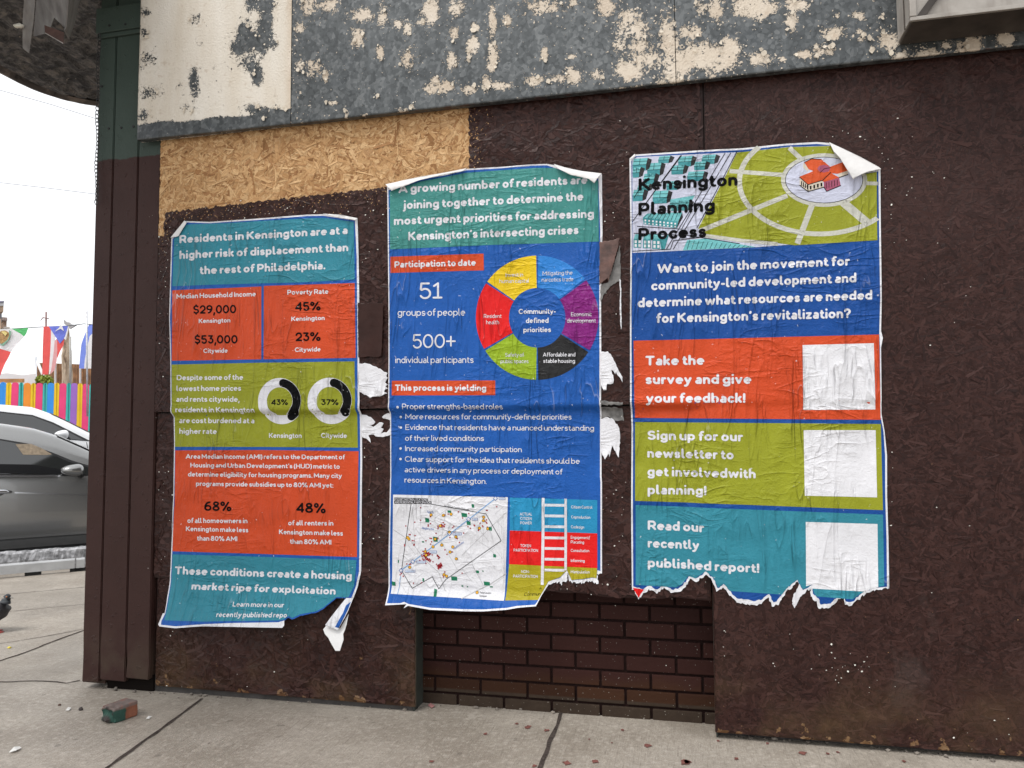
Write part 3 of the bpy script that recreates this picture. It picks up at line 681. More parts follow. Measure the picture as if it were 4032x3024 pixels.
class Poster:
    def __init__(s, kind, label, org):
        s.k = kind; s.t = thing('paper_poster', label, 'poster', org, 'wheat-pasted information posters on the boarded front')
    def part(s, name, polys, mat, layer, parent=None, extra=None):
        bm = poly_bm(polys); conform(bm, s.k, layer, extra)
        o = obj(name, bm, mat, parent or s.t); return o
    def multi(s, name, groups, parent=None):
        """several inks in one printed drawing: [(polys, material, layer)]"""
        dst = bmesh.new(); mats = []
        for polys, mat, layer in groups:
            b = poly_bm(polys); conform(b, s.k, layer)
            if mat not in mats: mats.append(mat)
            merge(dst, b, mats.index(mat))
        return obj(name, dst, mats, parent or s.t)
    def text(s, parent, lines, layer=3.4, mat=None, mat2=None):
        """lines: (crop, string, x0,y0,x1,y1, cap[, weight[, dark]])"""
        dst = bmesh.new(); mats = [mat or TXTW, BLACK]
        for ln in lines:
            c, st, x0, y0, x1, y1, cap = ln[:7]; wt = ln[7] if len(ln) > 7 else .034; dk = ln[8] if len(ln) > 8 else 0; it = ln[9] if len(ln) > 9 else 0
            k = c(1, 0)[0]-c(0, 0)[0]
            b = text_bm(st, c(x0, y0), c(x1, y1), cap*k, wt, it); conform(b, s.k, layer, step=GS)
            merge(dst, b, dk)
        return obj('lettering', dst, mats, parent)
    def curl(s, name, pts, fold, h, label=None, seed=0, mat=None):
        """paper folded over towards the viewer along fold=(a,b)"""
        bm = poly_bm([pts]); a = Vector((*XZ(*fold[0]), 0)); b = Vector((*XZ(*fold[1]), 0)); d = (b-a).normalized()
        def dist(x, z): q = Vector((x, z, 0))-a; return abs(q.x*d.y-q.y*d.x)
        m = max(dist(v.co.x, v.co.z) for v in bm.verts) or 1
        def ex(x, z):
            t = dist(x, z)/m
            return -.0035-h*math.sin(min(1, t*1.25)*math.pi*.5)*(1-.25*t) - .003*noise.noise(Vector((x*30, seed, z*30)))*t
        conform(bm, s.k, 4, ex, .007)
        o = obj(name, bm, mat or BACKP, s.t)
        if label: o['label'] = label
        md = o.modifiers.new('thick', 'SOLIDIFY'); md.thickness = .0006
        return o

c1 = crop(600, 800, .42194); c2 = crop(600, 1400, .42194); c3 = crop(600, 2000, .48232)
# ---------------------------------------------------------------- poster 1: housing costs
P1 = Poster(1, 'left poster with two ring charts and orange panels, its lower right corner torn', B(1040, 2300))
right = [c1(1920,148), c1(1930,500), c1(1936,900), c1(1936,1480), c2(1940,500), c2(1945,1000), c2(1940,1500), c3(1698,100), c3(1693,520), c3(1668,640), c3(1640,735)]
tearp = ragged([c3(1580,735), c3(1500,731), c3(1400,818), c3(1350,844), c3(1230,864), c3(1165,893), c3(1130,879), c3(1105,905), c3(1112,942), c3(1100,960)], 5, 2.5, 8)
left = [c3(450,945), c3(250,958), c3(120,945), c3(105,930), c3(118,848), c3(132,850), c3(125,720), c3(135,400), c3(155,0), c2(160,1659), c2(177,1300), c2(185,800), c2(177,300), c1(175,1440), c1(165,1080), c1(185,328)]
top = [c1(312,170), c1(540,178), c1(980,147), c1(1450,110), c1(1600,106), c1(1760,118)]
P1.part('sheet', [top+right+tearp+left], WHITE, 0)
P1.part('border', [[c1(196,340), c1(318,183), c1(540,190), c1(980,161), c1(1450,124), c1(1600,121), c1(1895,165), c1(1912,500), c1(1916,900), c1(1920,1480), c2(1922,500), c2(1927,1000), c2(1920,1500), c3(1681,100), c3(1676,520), c3(1652,640), c3(1622,735)]
  + ragged([c3(1585,738), c3(1500,736), c3(1400,824), c3(1350,850), c3(1230,870), c3(1165,899), c3(1130,884), c3(1112,903)], 6, 1.5, 8) + [c3(1060,918), c3(700,922), c3(450,930), c3(250,944), c3(128,932), c3(124,905), c3(138,850), c3(134,720), c3(144,400), c3(164,0), c2(170,1659), c2(186,1300), c2(194,800), c2(186,300), c1(184,1440), c1(174,1080)]], BLUE, 1)
head = P1.part('heading_panel', [[c1(212,335), c1(330,202), c1(700,190), c1(1000,170), c1(1500,143), c1(1620,142), c1(1886,178), c1(1895,715), c1(1400,742), c1(980,752), c1(600,762), c1(195,778)]], TEAL, 2)
P1.text(head, [(c1,'Residents in Kensington are at a',262,378,1830,292,75),(c1,'higher risk of displacement than',262,525,1835,452,75),(c1,'the rest of Philadelphia.',452,668,1622,620,75)])
inc = P1.part('statistics_panel', [[c1(195,815), c1(1025,780), c1(1025,1458), c1(190,1472)]], ORANGE, 2)
P1.text(inc, [(c1,'Median Household Income',235,895,973,872,46,.045),(c1,'$29,000',392,1035,790,1030,80,.04,1),(c1,'Kensington',442,1122,737,1115,42,.045),(c1,'$53,000',403,1313,805,1312,80,.04,1),(c1,'Citywide',485,1400,712,1397,42,.045)])
pov = P1.part('statistics_panel', [[c1(1048,775), c1(1895,748), c1(1903,1445), c1(1045,1458)]], ORANGE, 2)
P1.text(pov, [(c1,'Poverty Rate',1268,858,1650,848,46,.045),(c1,'45%',1340,1008,1577,1003,82,.04,1),(c1,'Kensington',1305,1103,1615,1093,42,.045),(c1,'23%',1343,1290,1577,1287,82,.04,1),(c1,'Citywide',1337,1390,1577,1385,42,.045)])
bur = P1.part('cost_panel', [[c2(188,85), c2(1000,68), c2(1893,55), c2(1905,860), c2(1000,853), c2(195,852)]], OLIVE, 2)
P1.text(bur, [(c2,'Despite some of the',237,232,857,228,50,.045),(c2,'lowest home prices',235,333,837,330,50,.045),(c2,'and rents citywide,',233,432,823,433,50,.045),(c2,'residents in Kensington',230,530,963,533,50,.045),(c2,'are cost burdened at a',234,630,938,632,50,.045),(c2,'higher rate',236,730,585,733,50,.045),(c2,'43%',1118,462,1272,463,54,.045,1),(c2,'37%',1585,462,1745,463,54,.045,1),(c2,'Kensington',1075,768,1380,770,46,.045),(c2,'Citywide',1562,768,1803,770,46,.045)])
for cx, cy, rx, ry, qx, qy, a0, a1 in ((1195,425,200,215,118,128,12,146),(1662,423,206,216,122,130,14,128)):
    mx, my = (rx+qx)/2, (ry+qy)/2; hw = (rx-qx)/2*.93; pts = []
    e0 = (cx+mx*math.sin(R_(a0)), cy-my*math.cos(R_(a0))); e1 = (cx+mx*math.sin(R_(a1)), cy-my*math.cos(R_(a1)))
    arc = ring(c2, cx, cy, mx+hw, my+hw, mx-hw, my-hw, a0, a1, 26)
    caps = [[c2(e[0]+hw*math.cos(t*math.pi/10), e[1]+hw*math.sin(t*math.pi/10)) for t in range(20)] for e in (e0, e1)]
    P1.multi('ring_chart', [(ring(c2, cx, cy, rx, ry, qx, qy, 0, 360, 48), TXTW, 3), (arc, BLACK, 4), (caps, BLACK, 4.2)], bur)
ami = P1.part('income_panel', [[c2(197,885), c2(1000,882), c2(1912,893), c3(1663,60), c3(1660,405), c3(900,380), c3(148,357), c3(162,0), c2(190,1400)]], ORANGE, 2)
P1.text(ami, [(c2,'Area Median Income (AMI) refers to the Department of',295,963,1787,970,44,.045),(c2,'Housing and Urban Development’s (HUD) metric to',338,1045,1737,1058,44,.045),(c2,'determine eligibility for housing programs. Many city',316,1130,1757,1145,44,.045),(c2,'programs provide subsidies up to 80% AMI yet:',390,1218,1677,1235,44,.045),(c2,'68%',467,1452,722,1455,90,.04,1),(c2,'48%',1328,1468,1605,1475,94,.04,1),(c2,'of all homeowners in',310,1565,873,1568,46,.045),(c2,'of all renters in',1254,1587,1677,1590,46,.045),(c3,'Kensington make less',260,192,770,203,40,.045),(c3,'than 80% AMI',350,270,680,275,40,.045),(c3,'Kensington make less',1022,217,1545,230,40,.045),(c3,'than 80% AMI',1112,296,1450,303,40,.045)])
end = P1.part('closing_panel', [[c3(150,382), c3(900,403), c3(1656,430), c3(1638,640), c3(1598,728), c3(1580,732), c3(1500,728), c3(1400,812), c3(1350,838), c3(1230,858), c3(1165,887), c3(1130,872), c3(1100,898), c3(1060,905), c3(450,910), c3(145,900), c3(140,700)]], TEAL, 2)
P1.text(end, [(c3,'These conditions create a housing',170,545,1618,590,64,.036),(c3,'market ripe for exploitation',312,668,1490,710,58,.036),(c3,'Learn more in our',667,800,1083,808,38,.045),(c3,'recently published repo',553,878,1120,884,38,.045)])
P1.curl('curled_corner', [c1(183,328), c1(312,168), c1(340,190), c1(262,312), c1(240,322)], (c1(183,328), c1(312,168)), .006, seed=1)
P1.curl('curled_edge', [c1(1600,104), c1(1760,116), c1(1924,146), c1(1910,168), c1(1740,140)], (c1(1600,104), c1(1922,146)), .006, seed=2)
fl = P1.curl('torn_flap', [c3(1582,735), c3(1642,735), c3(1628,820), c3(1612,870), c3(1572,965), c3(1520,950), c3(1462,930), c3(1520,835)], (c3(1582,735), c3(1642,735)), .03, 'torn white strip hanging from the lower right corner', 3, WHITE)
bm = bmesh.new()
P1.curl('flap_stripe', [c3(1604,742), c3(1634,738), c3(1622,815), c3(1607,868), c3(1576,950), c3(1545,942), c3(1590,840)], (c3(1604,742), c3(1634,738)), .0312, 'blue printed stripe along the hanging strip', 3, BLUE)
P1.curl('flap_reverse', [c3(1440,966), c3(1464,929), c3(1520,948), c3(1570,962), c3(1628,850), c3(1622,930), c3(1606,1000), c3(1622,1040), c3(1613,1116), c3(1578,1116), c3(1540,1078), c3(1500,1030), c3(1462,1000)], (c3(1464,925), c3(1570,960)), .012, 'crumpled white reverse of the hanging strip', 8, BACKP)

m1 = crop(1480, 600, .45208); m2 = crop(1480, 1200, .45208); m3 = crop(1480, 1900, .45208)
# ---------------------------------------------------------------- poster 2: participation
P2 = Poster(2, 'middle poster, mostly blue, with a coloured wheel chart, a map and a ladder diagram', B(1950, 2390))
tl = [m1(100,290), m1(400,222), m1(600,187), m1(800,147), m1(1100,130), m1(1380,108), m1(1490,105), m1(1590,120), m1(1800,180), m1(1970,195)]
rt = [m1(1975,700), m1(1966,1100), m2(1963,0), m2(1965,500), m2(1962,900), m2(1962,1500), m3(1966,0), m3(1966,795)]
tear2 = ragged([m3(1966,798), m3(1922,800), m3(1935,886), m3(1918,890), m3(1880,862), m3(1800,880), m3(1740,886), m3(1682,868), m3(1665,790), m3(1660,860), m3(1625,868), m3(1610,903), m3(1596,868), m3(1520,892), m3(1500,893)], 9, 5, 5) + [m3(1440,985), m3(1412,1045), m3(1400,1070)]
lf = [m3(1250,1080), m3(1150,1095), m3(950,1105), m3(800,1103), m3(500,1090), m3(302,1060), m3(270,1078), m3(285,1048), m3(105,1055), m3(98,700), m3(112,0), m2(115,1500), m2(112,900), m2(115,500), m1(115,1438), m1(110,900), m1(103,320)]
P2.part('sheet', [tl+rt+tear2+lf], WHITE, 0)
P2.part('border', [[m1(114,335), m1(400,238), m1(600,205), m1(795,160), m1(1100,142), m1(1380,120), m1(1490,117), m1(1590,150), m1(1940,230), m1(1956,700), m1(1948,1100), m2(1947,0), m2(1949,500), m2(1948,900), m2(1948,1500), m3(1952,0), m3(1952,775), m3(1926,768), m3(1920,840), m3(1880,835), m3(1800,850), m3(1700,858), m3(1660,770), m3(1600,835), m3(1500,866), m3(1434,980), m3(1408,1035), m3(1392,1058), m3(1240,1066), m3(1150,1080), m3(950,1090), m3(800,1088), m3(500,1075), m3(302,1046), m3(262,1030), m3(230,1040), m3(116,1040), m3(110,700), m3(122,0), m2(124,1500), m2(122,900), m2(124,500), m1(124,1438), m1(120,900)]], BLUE, 1)
hd = P2.part('heading_panel', [[m1(125,345), m1(400,255), m1(600,220), m1(790,182), m1(1100,160), m1(1400,140), m1(1560,140), m1(1700,200), m1(1938,250), m1(1945,780), m1(1000,810), m1(128,848)]], TEALG, 2)
P2.text(hd, [(m1,'A growing number of residents are',203,360,1845,278,74),(m1,'joining together to determine the',240,500,1810,423,74),(m1,'most urgent priorities for addressing',162,637,1900,573,74),(m1,'Kensington’s intersecting crises',287,772,1767,715,76)])
pl = P2.part('label_panel', [[m1(132,912), m1(942,885), m1(945,1030), m1(132,1053)]], ORANGE, 2)
P2.text(pl, [(m1,'Participation to date',168,1008,875,990,56,.05)])
pr = P2.part('label_panel', [[m2(145,663), m2(1043,660), m2(1043,788), m2(143,790)]], ORANGE, 2)
P2.text(pr, [(m2,'This process is yielding',172,750,965,752,54,.05)])
bl = [(m2,'groups of people',195,100,783,97,60,.02),(m1,'51',387,1277,585,1275,140,.012),(m2,'500+',328,380,700,378,122,.012),(m2,'individual participants',175,510,855,508,56,.022),(m1,'Community-',1247,1410,1570,1408,44,.045),(m2,'defined',1310,162,1507,160,44,.045),(m2,'priorities',1288,242,1528,240,44,.045)]
for t_, x0, y0, x1, y1 in (('Proper strengths-based roles',235,910,1108,912),('More resources for community-defined priorities',247,997,1700,1000),('Evidence that residents have a nuanced understanding',247,1090,1897,1098),('of their lived conditions',245,1185,935,1187),('Increased community participation',245,1275,1265,1285),('Clear support for the idea that residents should be',243,1368,1772,1387),('active drivers in any process or deployment of',241,1460,1622,1480),('resources in Kensington.',240,1550,958,1563)):
    bl.append((m2, t_, x0, y0, x1, y1, 48, .024))
for bx, by in ((197,893),(207,977),(207,1069),(205,1252),(205,1344)): bl.append((m2, '•', bx-11, by+11, bx+11, by+11, 22, .02))
P2.text(P2.t, bl)
CX, CY, RX, RY, QX, QY = 1408, 1442, 533, 540, 246, 259
gap = 1.0; bounds = [(-55.5,0,YEL),(0,52,SKYB),(52,122.5,PURP),(122.5,180,CHAR),(180,239,LIME),(239,304.5,RED)]
wheel = P2.multi('wheel_chart', [(ring(m1, CX, CY, RX, RY, QX, QY, a+gap, b-gap, 18), mt, 2) for a, b, mt in bounds])
P2.text(wheel, [(m1,'Invest in',1133,1088,1285,1084,34,.02),(m1,'human capital',1080,1142,1337,1137,34,.02),(m1,'Mitigating the',1455,1075,1715,1068,36,.024),(m1,'narcotics trade',1447,1130,1723,1125,36,.024),(m2,'Resident',944,118,1098,117,34,.024),(m2,'health',964,172,1077,172,36,.024),(m2,'Economic',1702,103,1882,102,35,.024),(m2,'development',1667,158,1918,158,36,.024),(m2,'Safety of',1130,455,1293,454,34,.024),(m2,'public spaces',1090,510,1333,510,34,.024),(m2,'Affordable and',1458,453,1740,452,35,.03),(m2,'stable housing',1462,508,1737,508,35,.03)])
# map
mp = P2.part('map', [[m3(140,107), m3(1143,130), m3(1118,1027), m3(130,968)]], WHITE, 2)
def dot(x, y, r, n=10): return [m3(x+r*math.cos(i*2*math.pi/n), y+r*math.sin(i*2*math.pi/n)) for i in range(n)]
rr = random.Random(5)
gry = stroke(m3, [(142,412),(300,520),(420,680),(540,790),(600,950)], 5)+stroke(m3, [(1128,800),(990,890),(750,1008)], 9)+stroke(m3, [(1132,260),(1060,330),(860,520),(740,640)], 4)+stroke(m3, [(860,500),(960,560),(1050,650)], 3)+stroke(m3, [(830,720),(930,900)], 4)+stroke(m3, [(310,210),(330,560)], 3)+stroke(m3, [(600,250),(560,520),(700,760)], 3)
for i in range(26):
    x, y = rr.uniform(170, 1080), rr.uniform(210, 940); a = rr.choice((.9, -.65)); L = rr.uniform(60, 170)
    x2, y2 = min(1110, max(150, x+L*math.cos(a))), min(960, max(200, y+L*math.sin(a))); gry += stroke(m3, [(x, y), (x2, y2)], 2.5)
blk = stroke(m3, [(297,190),(213,770),(310,925),(482,825),(542,930),(600,850),(1085,510),(952,275),(470,190)], 5)
rail = stroke(m3, [(210,770),(490,560),(800,325),(1035,140)], 8)+stroke(m3, [(205,820),(190,970)], 5)
gpat = [[m3(x-a, y-b), m3(x+a*.9, y-b*.7), m3(x+a, y+b), m3(x-a*.8, y+b*.9)] for x, y, a, b in ((632,255,17,11),(762,285,26,19),(438,330,19,21),(800,355,19,18),(510,497,21,23),(990,405,14,18),(147,884,17,20),(674,840,28,19),(878,782,14,13),(960,884,28,18),(1027,641,13,16),(838,205,12,17),(516,960,14,34),(402,520,10,7),(187,690,5,14),(747,905,9,7),(792,912,6,6),(1000,912,14,6),(925,776,6,6),(405,850,8,14))]
reds = [(380,222),(622,277),(711,257),(802,273),(595,285),(748,312),(380,331),(330,348),(252,381),(447,372),(447,382),(578,350),(468,360),(662,395),(671,383),(516,446),(637,483),(720,525),(757,443),(677,443),(281,457),(290,457),(332,465),(308,509),(323,511),(324,541),(322,549),(241,545),(241,555),(463,488),(475,490),(428,510),(533,488),(468,540),(477,519),(593,590),(611,629),(657,608),(489,694),(743,794),(374,681),(260,713),(284,716),(294,714),(207,785),(213,797),(202,808),(230,820),(900,357),(921,380),(926,388),(848,374),(853,380),(815,401),(795,388),(889,412),(886,420),(957,328),(955,350),(945,340),(960,357),(963,391),(963,245),(957,244),(1046,213),(535,393),(533,405),(466,300),(697,490),(702,492),(680,445),(390,877),(320,880),(576,812),(581,826),(585,800),(592,783)]
reds += [(432+rr.gauss(0,18), 640+rr.gauss(0,24)) for _ in range(60)]+[(550+rr.gauss(0,12), 728+rr.gauss(0,16)) for _ in range(30)]+[(572+rr.gauss(0,13), 380+rr.gauss(0,8)) for _ in range(12)]+[(534+rr.gauss(0,7), 657+rr.gauss(0,9)) for _ in range(9)]
amb = [(472,284),(580,288),(647,278),(932,304),(930,334),(553,380),(633,435),(689,477),(278,495),(268,482),(508,496),(490,563),(566,548),(662,564),(638,609),(693,668),(422,604),(429,636),(286,742),(586,806),(608,820),(895,400),(968,405),(878,960)]
dia = [(210,770),(313,693),(633,447),(800,322),(1035,140)]
def diam(x, y, r): return [m3(x, y-r), m3(x+r, y), m3(x, y+r), m3(x-r, y)]
boxes = [(243,765,333,787),(342,685,425,707),(460,597,522,620),(663,440,740,462),(833,312,880,335),(1066,130,1120,152)]
P2.multi('street_map_drawing', [(gry, GREYI, 3), (blk, BLACK, 3.6), (rail, PALEB, 3.8), (gpat, GREEN, 3.3), ([dot(x, y, 6.5, 7) for x, y in reds], MAROON, 4.2), ([dot(x, y, 14) for x, y in amb], BLACK, 4.6), ([dot(x, y, 11) for x, y in amb], AMBER, 5),
   ([diam(x, y, 21) for x, y in dia]+[rect(m3, *b) for b in boxes], BLUE, 4.4), ([diam(x, y, 15) for x, y in dia]+[rect(m3, b[0]+3, b[1]+3, b[2]-3, b[3]-3) for b in boxes], WHITE, 4.9), ([rect(m3, b[0]+9, b[1]+9, b[2]-9, b[3]-8) for b in boxes], PALEB, 5.2),
   ([[m3(152,132), m3(442,140), m3(441,164), m3(152,157)], [m3(150,160), m3(477,166), m3(476,190), m3(150,186)]], BLACK, 4)], mp)
P2.text(mp, [(m3,'POCKET MEETING LOCATIONS',157,156,436,161,19,.03),(m3,'AND RESIDENTIAL PARTICIPATION',156,182,472,187,19,.03)], 4.7)
P2.text(mp, [(m3,'Northeast Corridor Railroad',590,213,800,247,17,.02,1),(m3,'Pocket Location',902,968,1000,972,15,.02,1),(m3,'Participant',902,994,968,997,15,.02,1)], 4.7, BLUE)
P2.text(mp, [(m3,'Allegheny Ave',390,408,497,418,20,.02),(m3,'Frankford Ave',668,592,758,530,20,.02),(m3,'Tioga St',435,266,493,270,18,.02)], 4.7, BLUE)
# ladder
lad = P2.multi('ladder_diagram', [([[m3(1160,133), m3(1925,155), m3(1925,447), m3(1160,421)]], CYAN, 2), ([[m3(1160,421), m3(1925,447), m3(1925,751), m3(1153,716)]], RED, 2),
   ([[m3(1153,716), m3(1925,751), m3(1918,838), m3(1880,832), m3(1800,846), m3(1700,854), m3(1660,768), m3(1600,830), m3(1496,868), m3(1432,985), m3(1412,1022), m3(1128,1025)]], OLIVY, 2),
   (stroke(m3, [(1452,142),(1450,500),(1444,890)], 25)+stroke(m3, [(1648,148),(1649,500),(1648,765)], 22)+[[m3(1464,y-11), m3(1638,y-8), m3(1638,y+15), m3(1464,y+12)] for y in (198,292,386,484,577,671,766)], TXTW, 3)])
lad['label'] = 'ladder of citizen participation on blue, red and olive bands'
P2.text(lad, [(m3,s_,a,b,c_,d,26,.035) for s_,a,b,c_,d in (('ACTUAL',1248,290,1355,291),('CITIZEN',1252,328,1352,330),('POWER',1252,367,1352,369),('TOKEN',1252,566,1345,568),('PARTICIPATION',1194,605,1407,609),('NON-',1260,792,1335,794),('PARTICIPATION',1190,832,1405,836),('Citizen Control',1697,228,1882,231),('Coproduction',1697,315,1864,319),('Codesign',1695,402,1810,405),('Engagement/',1693,493,1862,497),('Placating',1693,534,1810,537),('Consultation',1693,608,1855,611),('Informing',1693,696,1815,699),('Manipulation',1693,794,1858,798))]
  + [(m3,'Commun',1285,990,1428,986,27,.012,1,.25),(m3,'A',1418,935,1438,935,20,.01,1,.25)])
P2.curl('curled_edge', [m1(93,285), m1(250,250), m1(400,219), m1(600,184), m1(797,146), m1(770,176), m1(600,206), m1(400,256), m1(290,302), m1(155,350)], (m1(93,283), m1(797,144)), .020, 'white reverse of the upper left edge rolled forward', 4)
P2.curl('curled_corner', [m1(1553,109), m1(1650,142), m1(1800,176), m1(1970,190), m1(1940,240), m1(1910,287), m1(1860,250), m1(1700,215), m1(1600,163)], (m1(1553,107), m1(1970,188)), .024, 'white reverse of the upper right corner rolled forward', 5)

r1 = crop(2380, 500, .5425); r2 = crop(2380, 1250, .5425); r3 = crop(2380, 1900, .5425)
# ---------------------------------------------------------------- poster 3: get involved
P3 = Poster(3, 'right poster with a drawn park on top, blank white squares and ragged torn bottom', B(2980, 2390))
top = [r1(182,240), r1(220,204), r1(700,173), r1(1000,158), r1(1320,125), r1(1540,113), r1(1632,120), r1(1668,190), r1(1760,280), r1(1830,340), r1(1900,332), r1(2000,312)]
rt = [r1(2003,700), r1(2010,1250), r2(2005,100), r2(2018,150), r2(2005,220), r2(2010,700), r2(2033,830), r2(2050,1000), r2(2050,1290), r3(2060,400), r3(2066,765)]
tl3 = [r3(2066,767), r3(1950,780), r3(1860,830), r3(1795,892), r3(1745,885), r3(1730,822), r3(1640,905), r3(1555,915), r3(1540,860), r3(1495,825), r3(1500,757), r3(1420,830), r3(1380,912), r3(1362,880), r3(1372,810), r3(1412,735), r3(1400,718), r3(1312,800), r3(1262,890), r3(1215,900), r3(1190,832), r3(1140,880), r3(1080,887), r3(960,870), r3(900,810), r3(860,760), r3(812,792), r3(780,712), r3(737,667), r3(660,725), r3(622,702), r3(605,742), r3(550,797), r3(480,806), r3(430,766), r3(380,812), r3(320,778), r3(285,806), r3(245,856), r3(197,762)]
lf = [r3(192,300), r2(192,1290), r2(195,800), r2(187,600), r1(186,1475), r1(190,800)]
P3.part('sheet', [top+rt+ragged(tl3, 12, 6, 7)+lf], WHITE, 0)
def lift(pts, dy): return [(x, y-dy) for x, y in pts]
bb = [r3(1945,765), r3(1860,808), r3(1800,862), r3(1752,862), r3(1728,795), r3(1640,878), r3(1570,886), r3(1552,838), r3(1512,805), r3(1505,740), r3(1440,780), r3(1400,705), r3(1300,788), r3(1250,862), r3(1225,868), r3(1195,808), r3(1135,853), r3(1080,860), r3(970,842), r3(905,782), r3(865,735), r3(822,765), r3(788,690), r3(735,645), r3(660,700), r3(612,685), r3(592,725), r3(540,770), r3(488,782), r3(430,746), r3(384,780), r3(320,755), r3(280,780), r3(207,758)]
P3.part('border', [[r1(196,252), r1(228,216), r1(700,186), r1(1000,171), r1(1320,138), r1(1540,127), r1(1630,136), r1(1668,200), r1(1760,290), r1(1830,350), r1(1985,326), r1(1990,700), r1(1998,1250), r2(1992,100), r2(1996,220), r2(1999,700), r2(2024,830), r2(2036,1000), r2(2036,1290), r3(2046,400), r3(2050,755)] + ragged(bb, 13, 4, 7) + [r3(205,300), r2(204,1290), r2(206,800), r2(199,600), r1(197,1475), r1(201,800)]], BLUE3, 1)
P3.part('corner_remnant', [[r3(203,768), r3(285,782), r3(262,812), r3(247,842)]], RED, 1.5)['label'] = 'small red scrap at the torn lower left corner'
pic = P3.part('picture_panel', [[r1(203,238), r1(240,222), r1(700,200), r1(1000,186), r1(1330,150), r1(1640,140), r1(1670,205), r1(1760,300), r1(1832,355), r1(1973,330), r1(1978,825), r1(1500,845), r1(1100,875), r1(205,917)]], LILAC, 2)
grn = [[r1(962,190), r1(1330,152), r1(1640,142), r1(1670,205), r1(1760,300), r1(1832,355), r1(1973,330), r1(1978,825), r1(1380,862), r1(740,782), r1(680,740), r1(860,395)]]
paths = arcstroke(r1,1560,400,582,380,134,311,38)+ring(r1,1592,390,312,194,278,164,0,360,48)
paths += stroke(r1,[(915,325),(1290,352)],30)+stroke(r1,[(1345,162),(1440,250)],34)+stroke(r1,[(700,755),(1318,505)],34)+stroke(r1,[(1402,840),(1505,570)],42)+stroke(r1,[(1740,560),(1900,695)],60)+stroke(r1,[(1895,412),(1974,415)],26)+stroke(r1,[(735,792),(1000,828),(1250,852)],26)
plaza = [ell(r1,1592,390,278,164,0,360,32)[:-1]]
lines = []
for xa, ya, xb, yb in ((552,212,205,690),(875,195,450,890),(960,185,672,735),(915,195,500,890),(300,380,215,520),(560,212,300,560)): lines += stroke(r1,[(xa,ya),(xb,yb)],5)
lines += stroke(r1,[(215,775),(600,790),(980,850)],5)+arcstroke(r1,1592,390,280,166,0,360,4,48)
lines += stroke(r1,[(240,725),(560,745),(640,600)],5)+stroke(r1,[(205,905),(480,890),(500,830),(730,800)],5)
hs_ = [(205,235,110,85),(205,300,60,70),(390,218,90,48),(535,220,105,70),(705,210,105,62),(310,268,105,90),(282,345,90,75),(485,285,98,62),(650,258,90,58),(600,330,125,66),(205,462,85,78),(350,470,115,88),(470,540,150,70),(240,420,90,50),(450,400,90,60)]
roof, front, side = [], [], []
for x, y, w_, q in hs_:
    roof.append([r1(x+10,y), r1(x+w_,y-6), r1(x+w_-12,y+q*.5), r1(x,y+q*.55)]); front.append([r1(x,y+q*.55), r1(x+w_-12,y+q*.5), r1(x+w_-14,y+q), r1(x+2,y+q*1.05)])
    side.append([r1(x+w_,y-6), r1(x+w_+30,y+6), r1(x+w_+12,y+q*.85), r1(x+w_-14,y+q), r1(x+w_-12,y+q*.5)])
    lines += stroke(r1,[(x+8,y+q*.25),(x+w_-6,y+q*.2)],3)+stroke(r1,[(x,y+q*.55),(x+w_-12,y+q*.5)],3)+stroke(r1,[(x+w_*.5,y),(x+w_*.45,y+q*.5)],3)
# row of terrace houses and the three small houses below it
roof.append([r1(310,632), r1(565,622), r1(535,690), r1(280,660)]); front.append([r1(280,660), r1(535,690), r1(525,738), r1(285,710)]); side.append([r1(565,622), r1(570,660), r1(525,740), r1(535,690)])
for i in range(3): front.append(rect(r1,212+i*68,815-0*i,268+i*68,880+i*4)); roof.append([r1(225+i*68,782), r1(280+i*68,782), r1(268+i*68,822), r1(212+i*68,820)])
front.append([r1(400,800), r1(468,785), r1(440,888), r1(412,892)])
roof.append([r1(600,825), r1(740,812), r1(1100,874), r1(570,898)]); roof.append([r1(480,530), r1(655,500), r1(600,610), r1(470,600)])
wins = []
for i in range(9): wins += [rect(r1,292+i*27,676+i*3,304+i*27,688+i*3), rect(r1,292+i*27,698+i*3,304+i*27,708+i*3)]; lines += stroke(r1,[(318+i*27,632-i),(286+i*28,662+i*3)],3)
for i in range(3):
    for a in (0, 28):
        for b in (0, 28): wins.append(rect(r1,220+i*68+a,826+b+i*3,236+i*68+a,846+b+i*3))
for i in range(14): lines += stroke(r1,[(620+i*33,824+i*3.4),(600+i*33,892-i*1.2)],3)
P3.multi('park_drawing', [(grn, OLIVE, 2.6), (paths, PATHC, 3.2), (plaza, LILAC, 3.6), (roof, HOUSE, 3), (front, HOUSED, 3), (side, CHAR, 3.1), (lines, BLACK, 3.9), (wins, WHITE, 4)], pic)
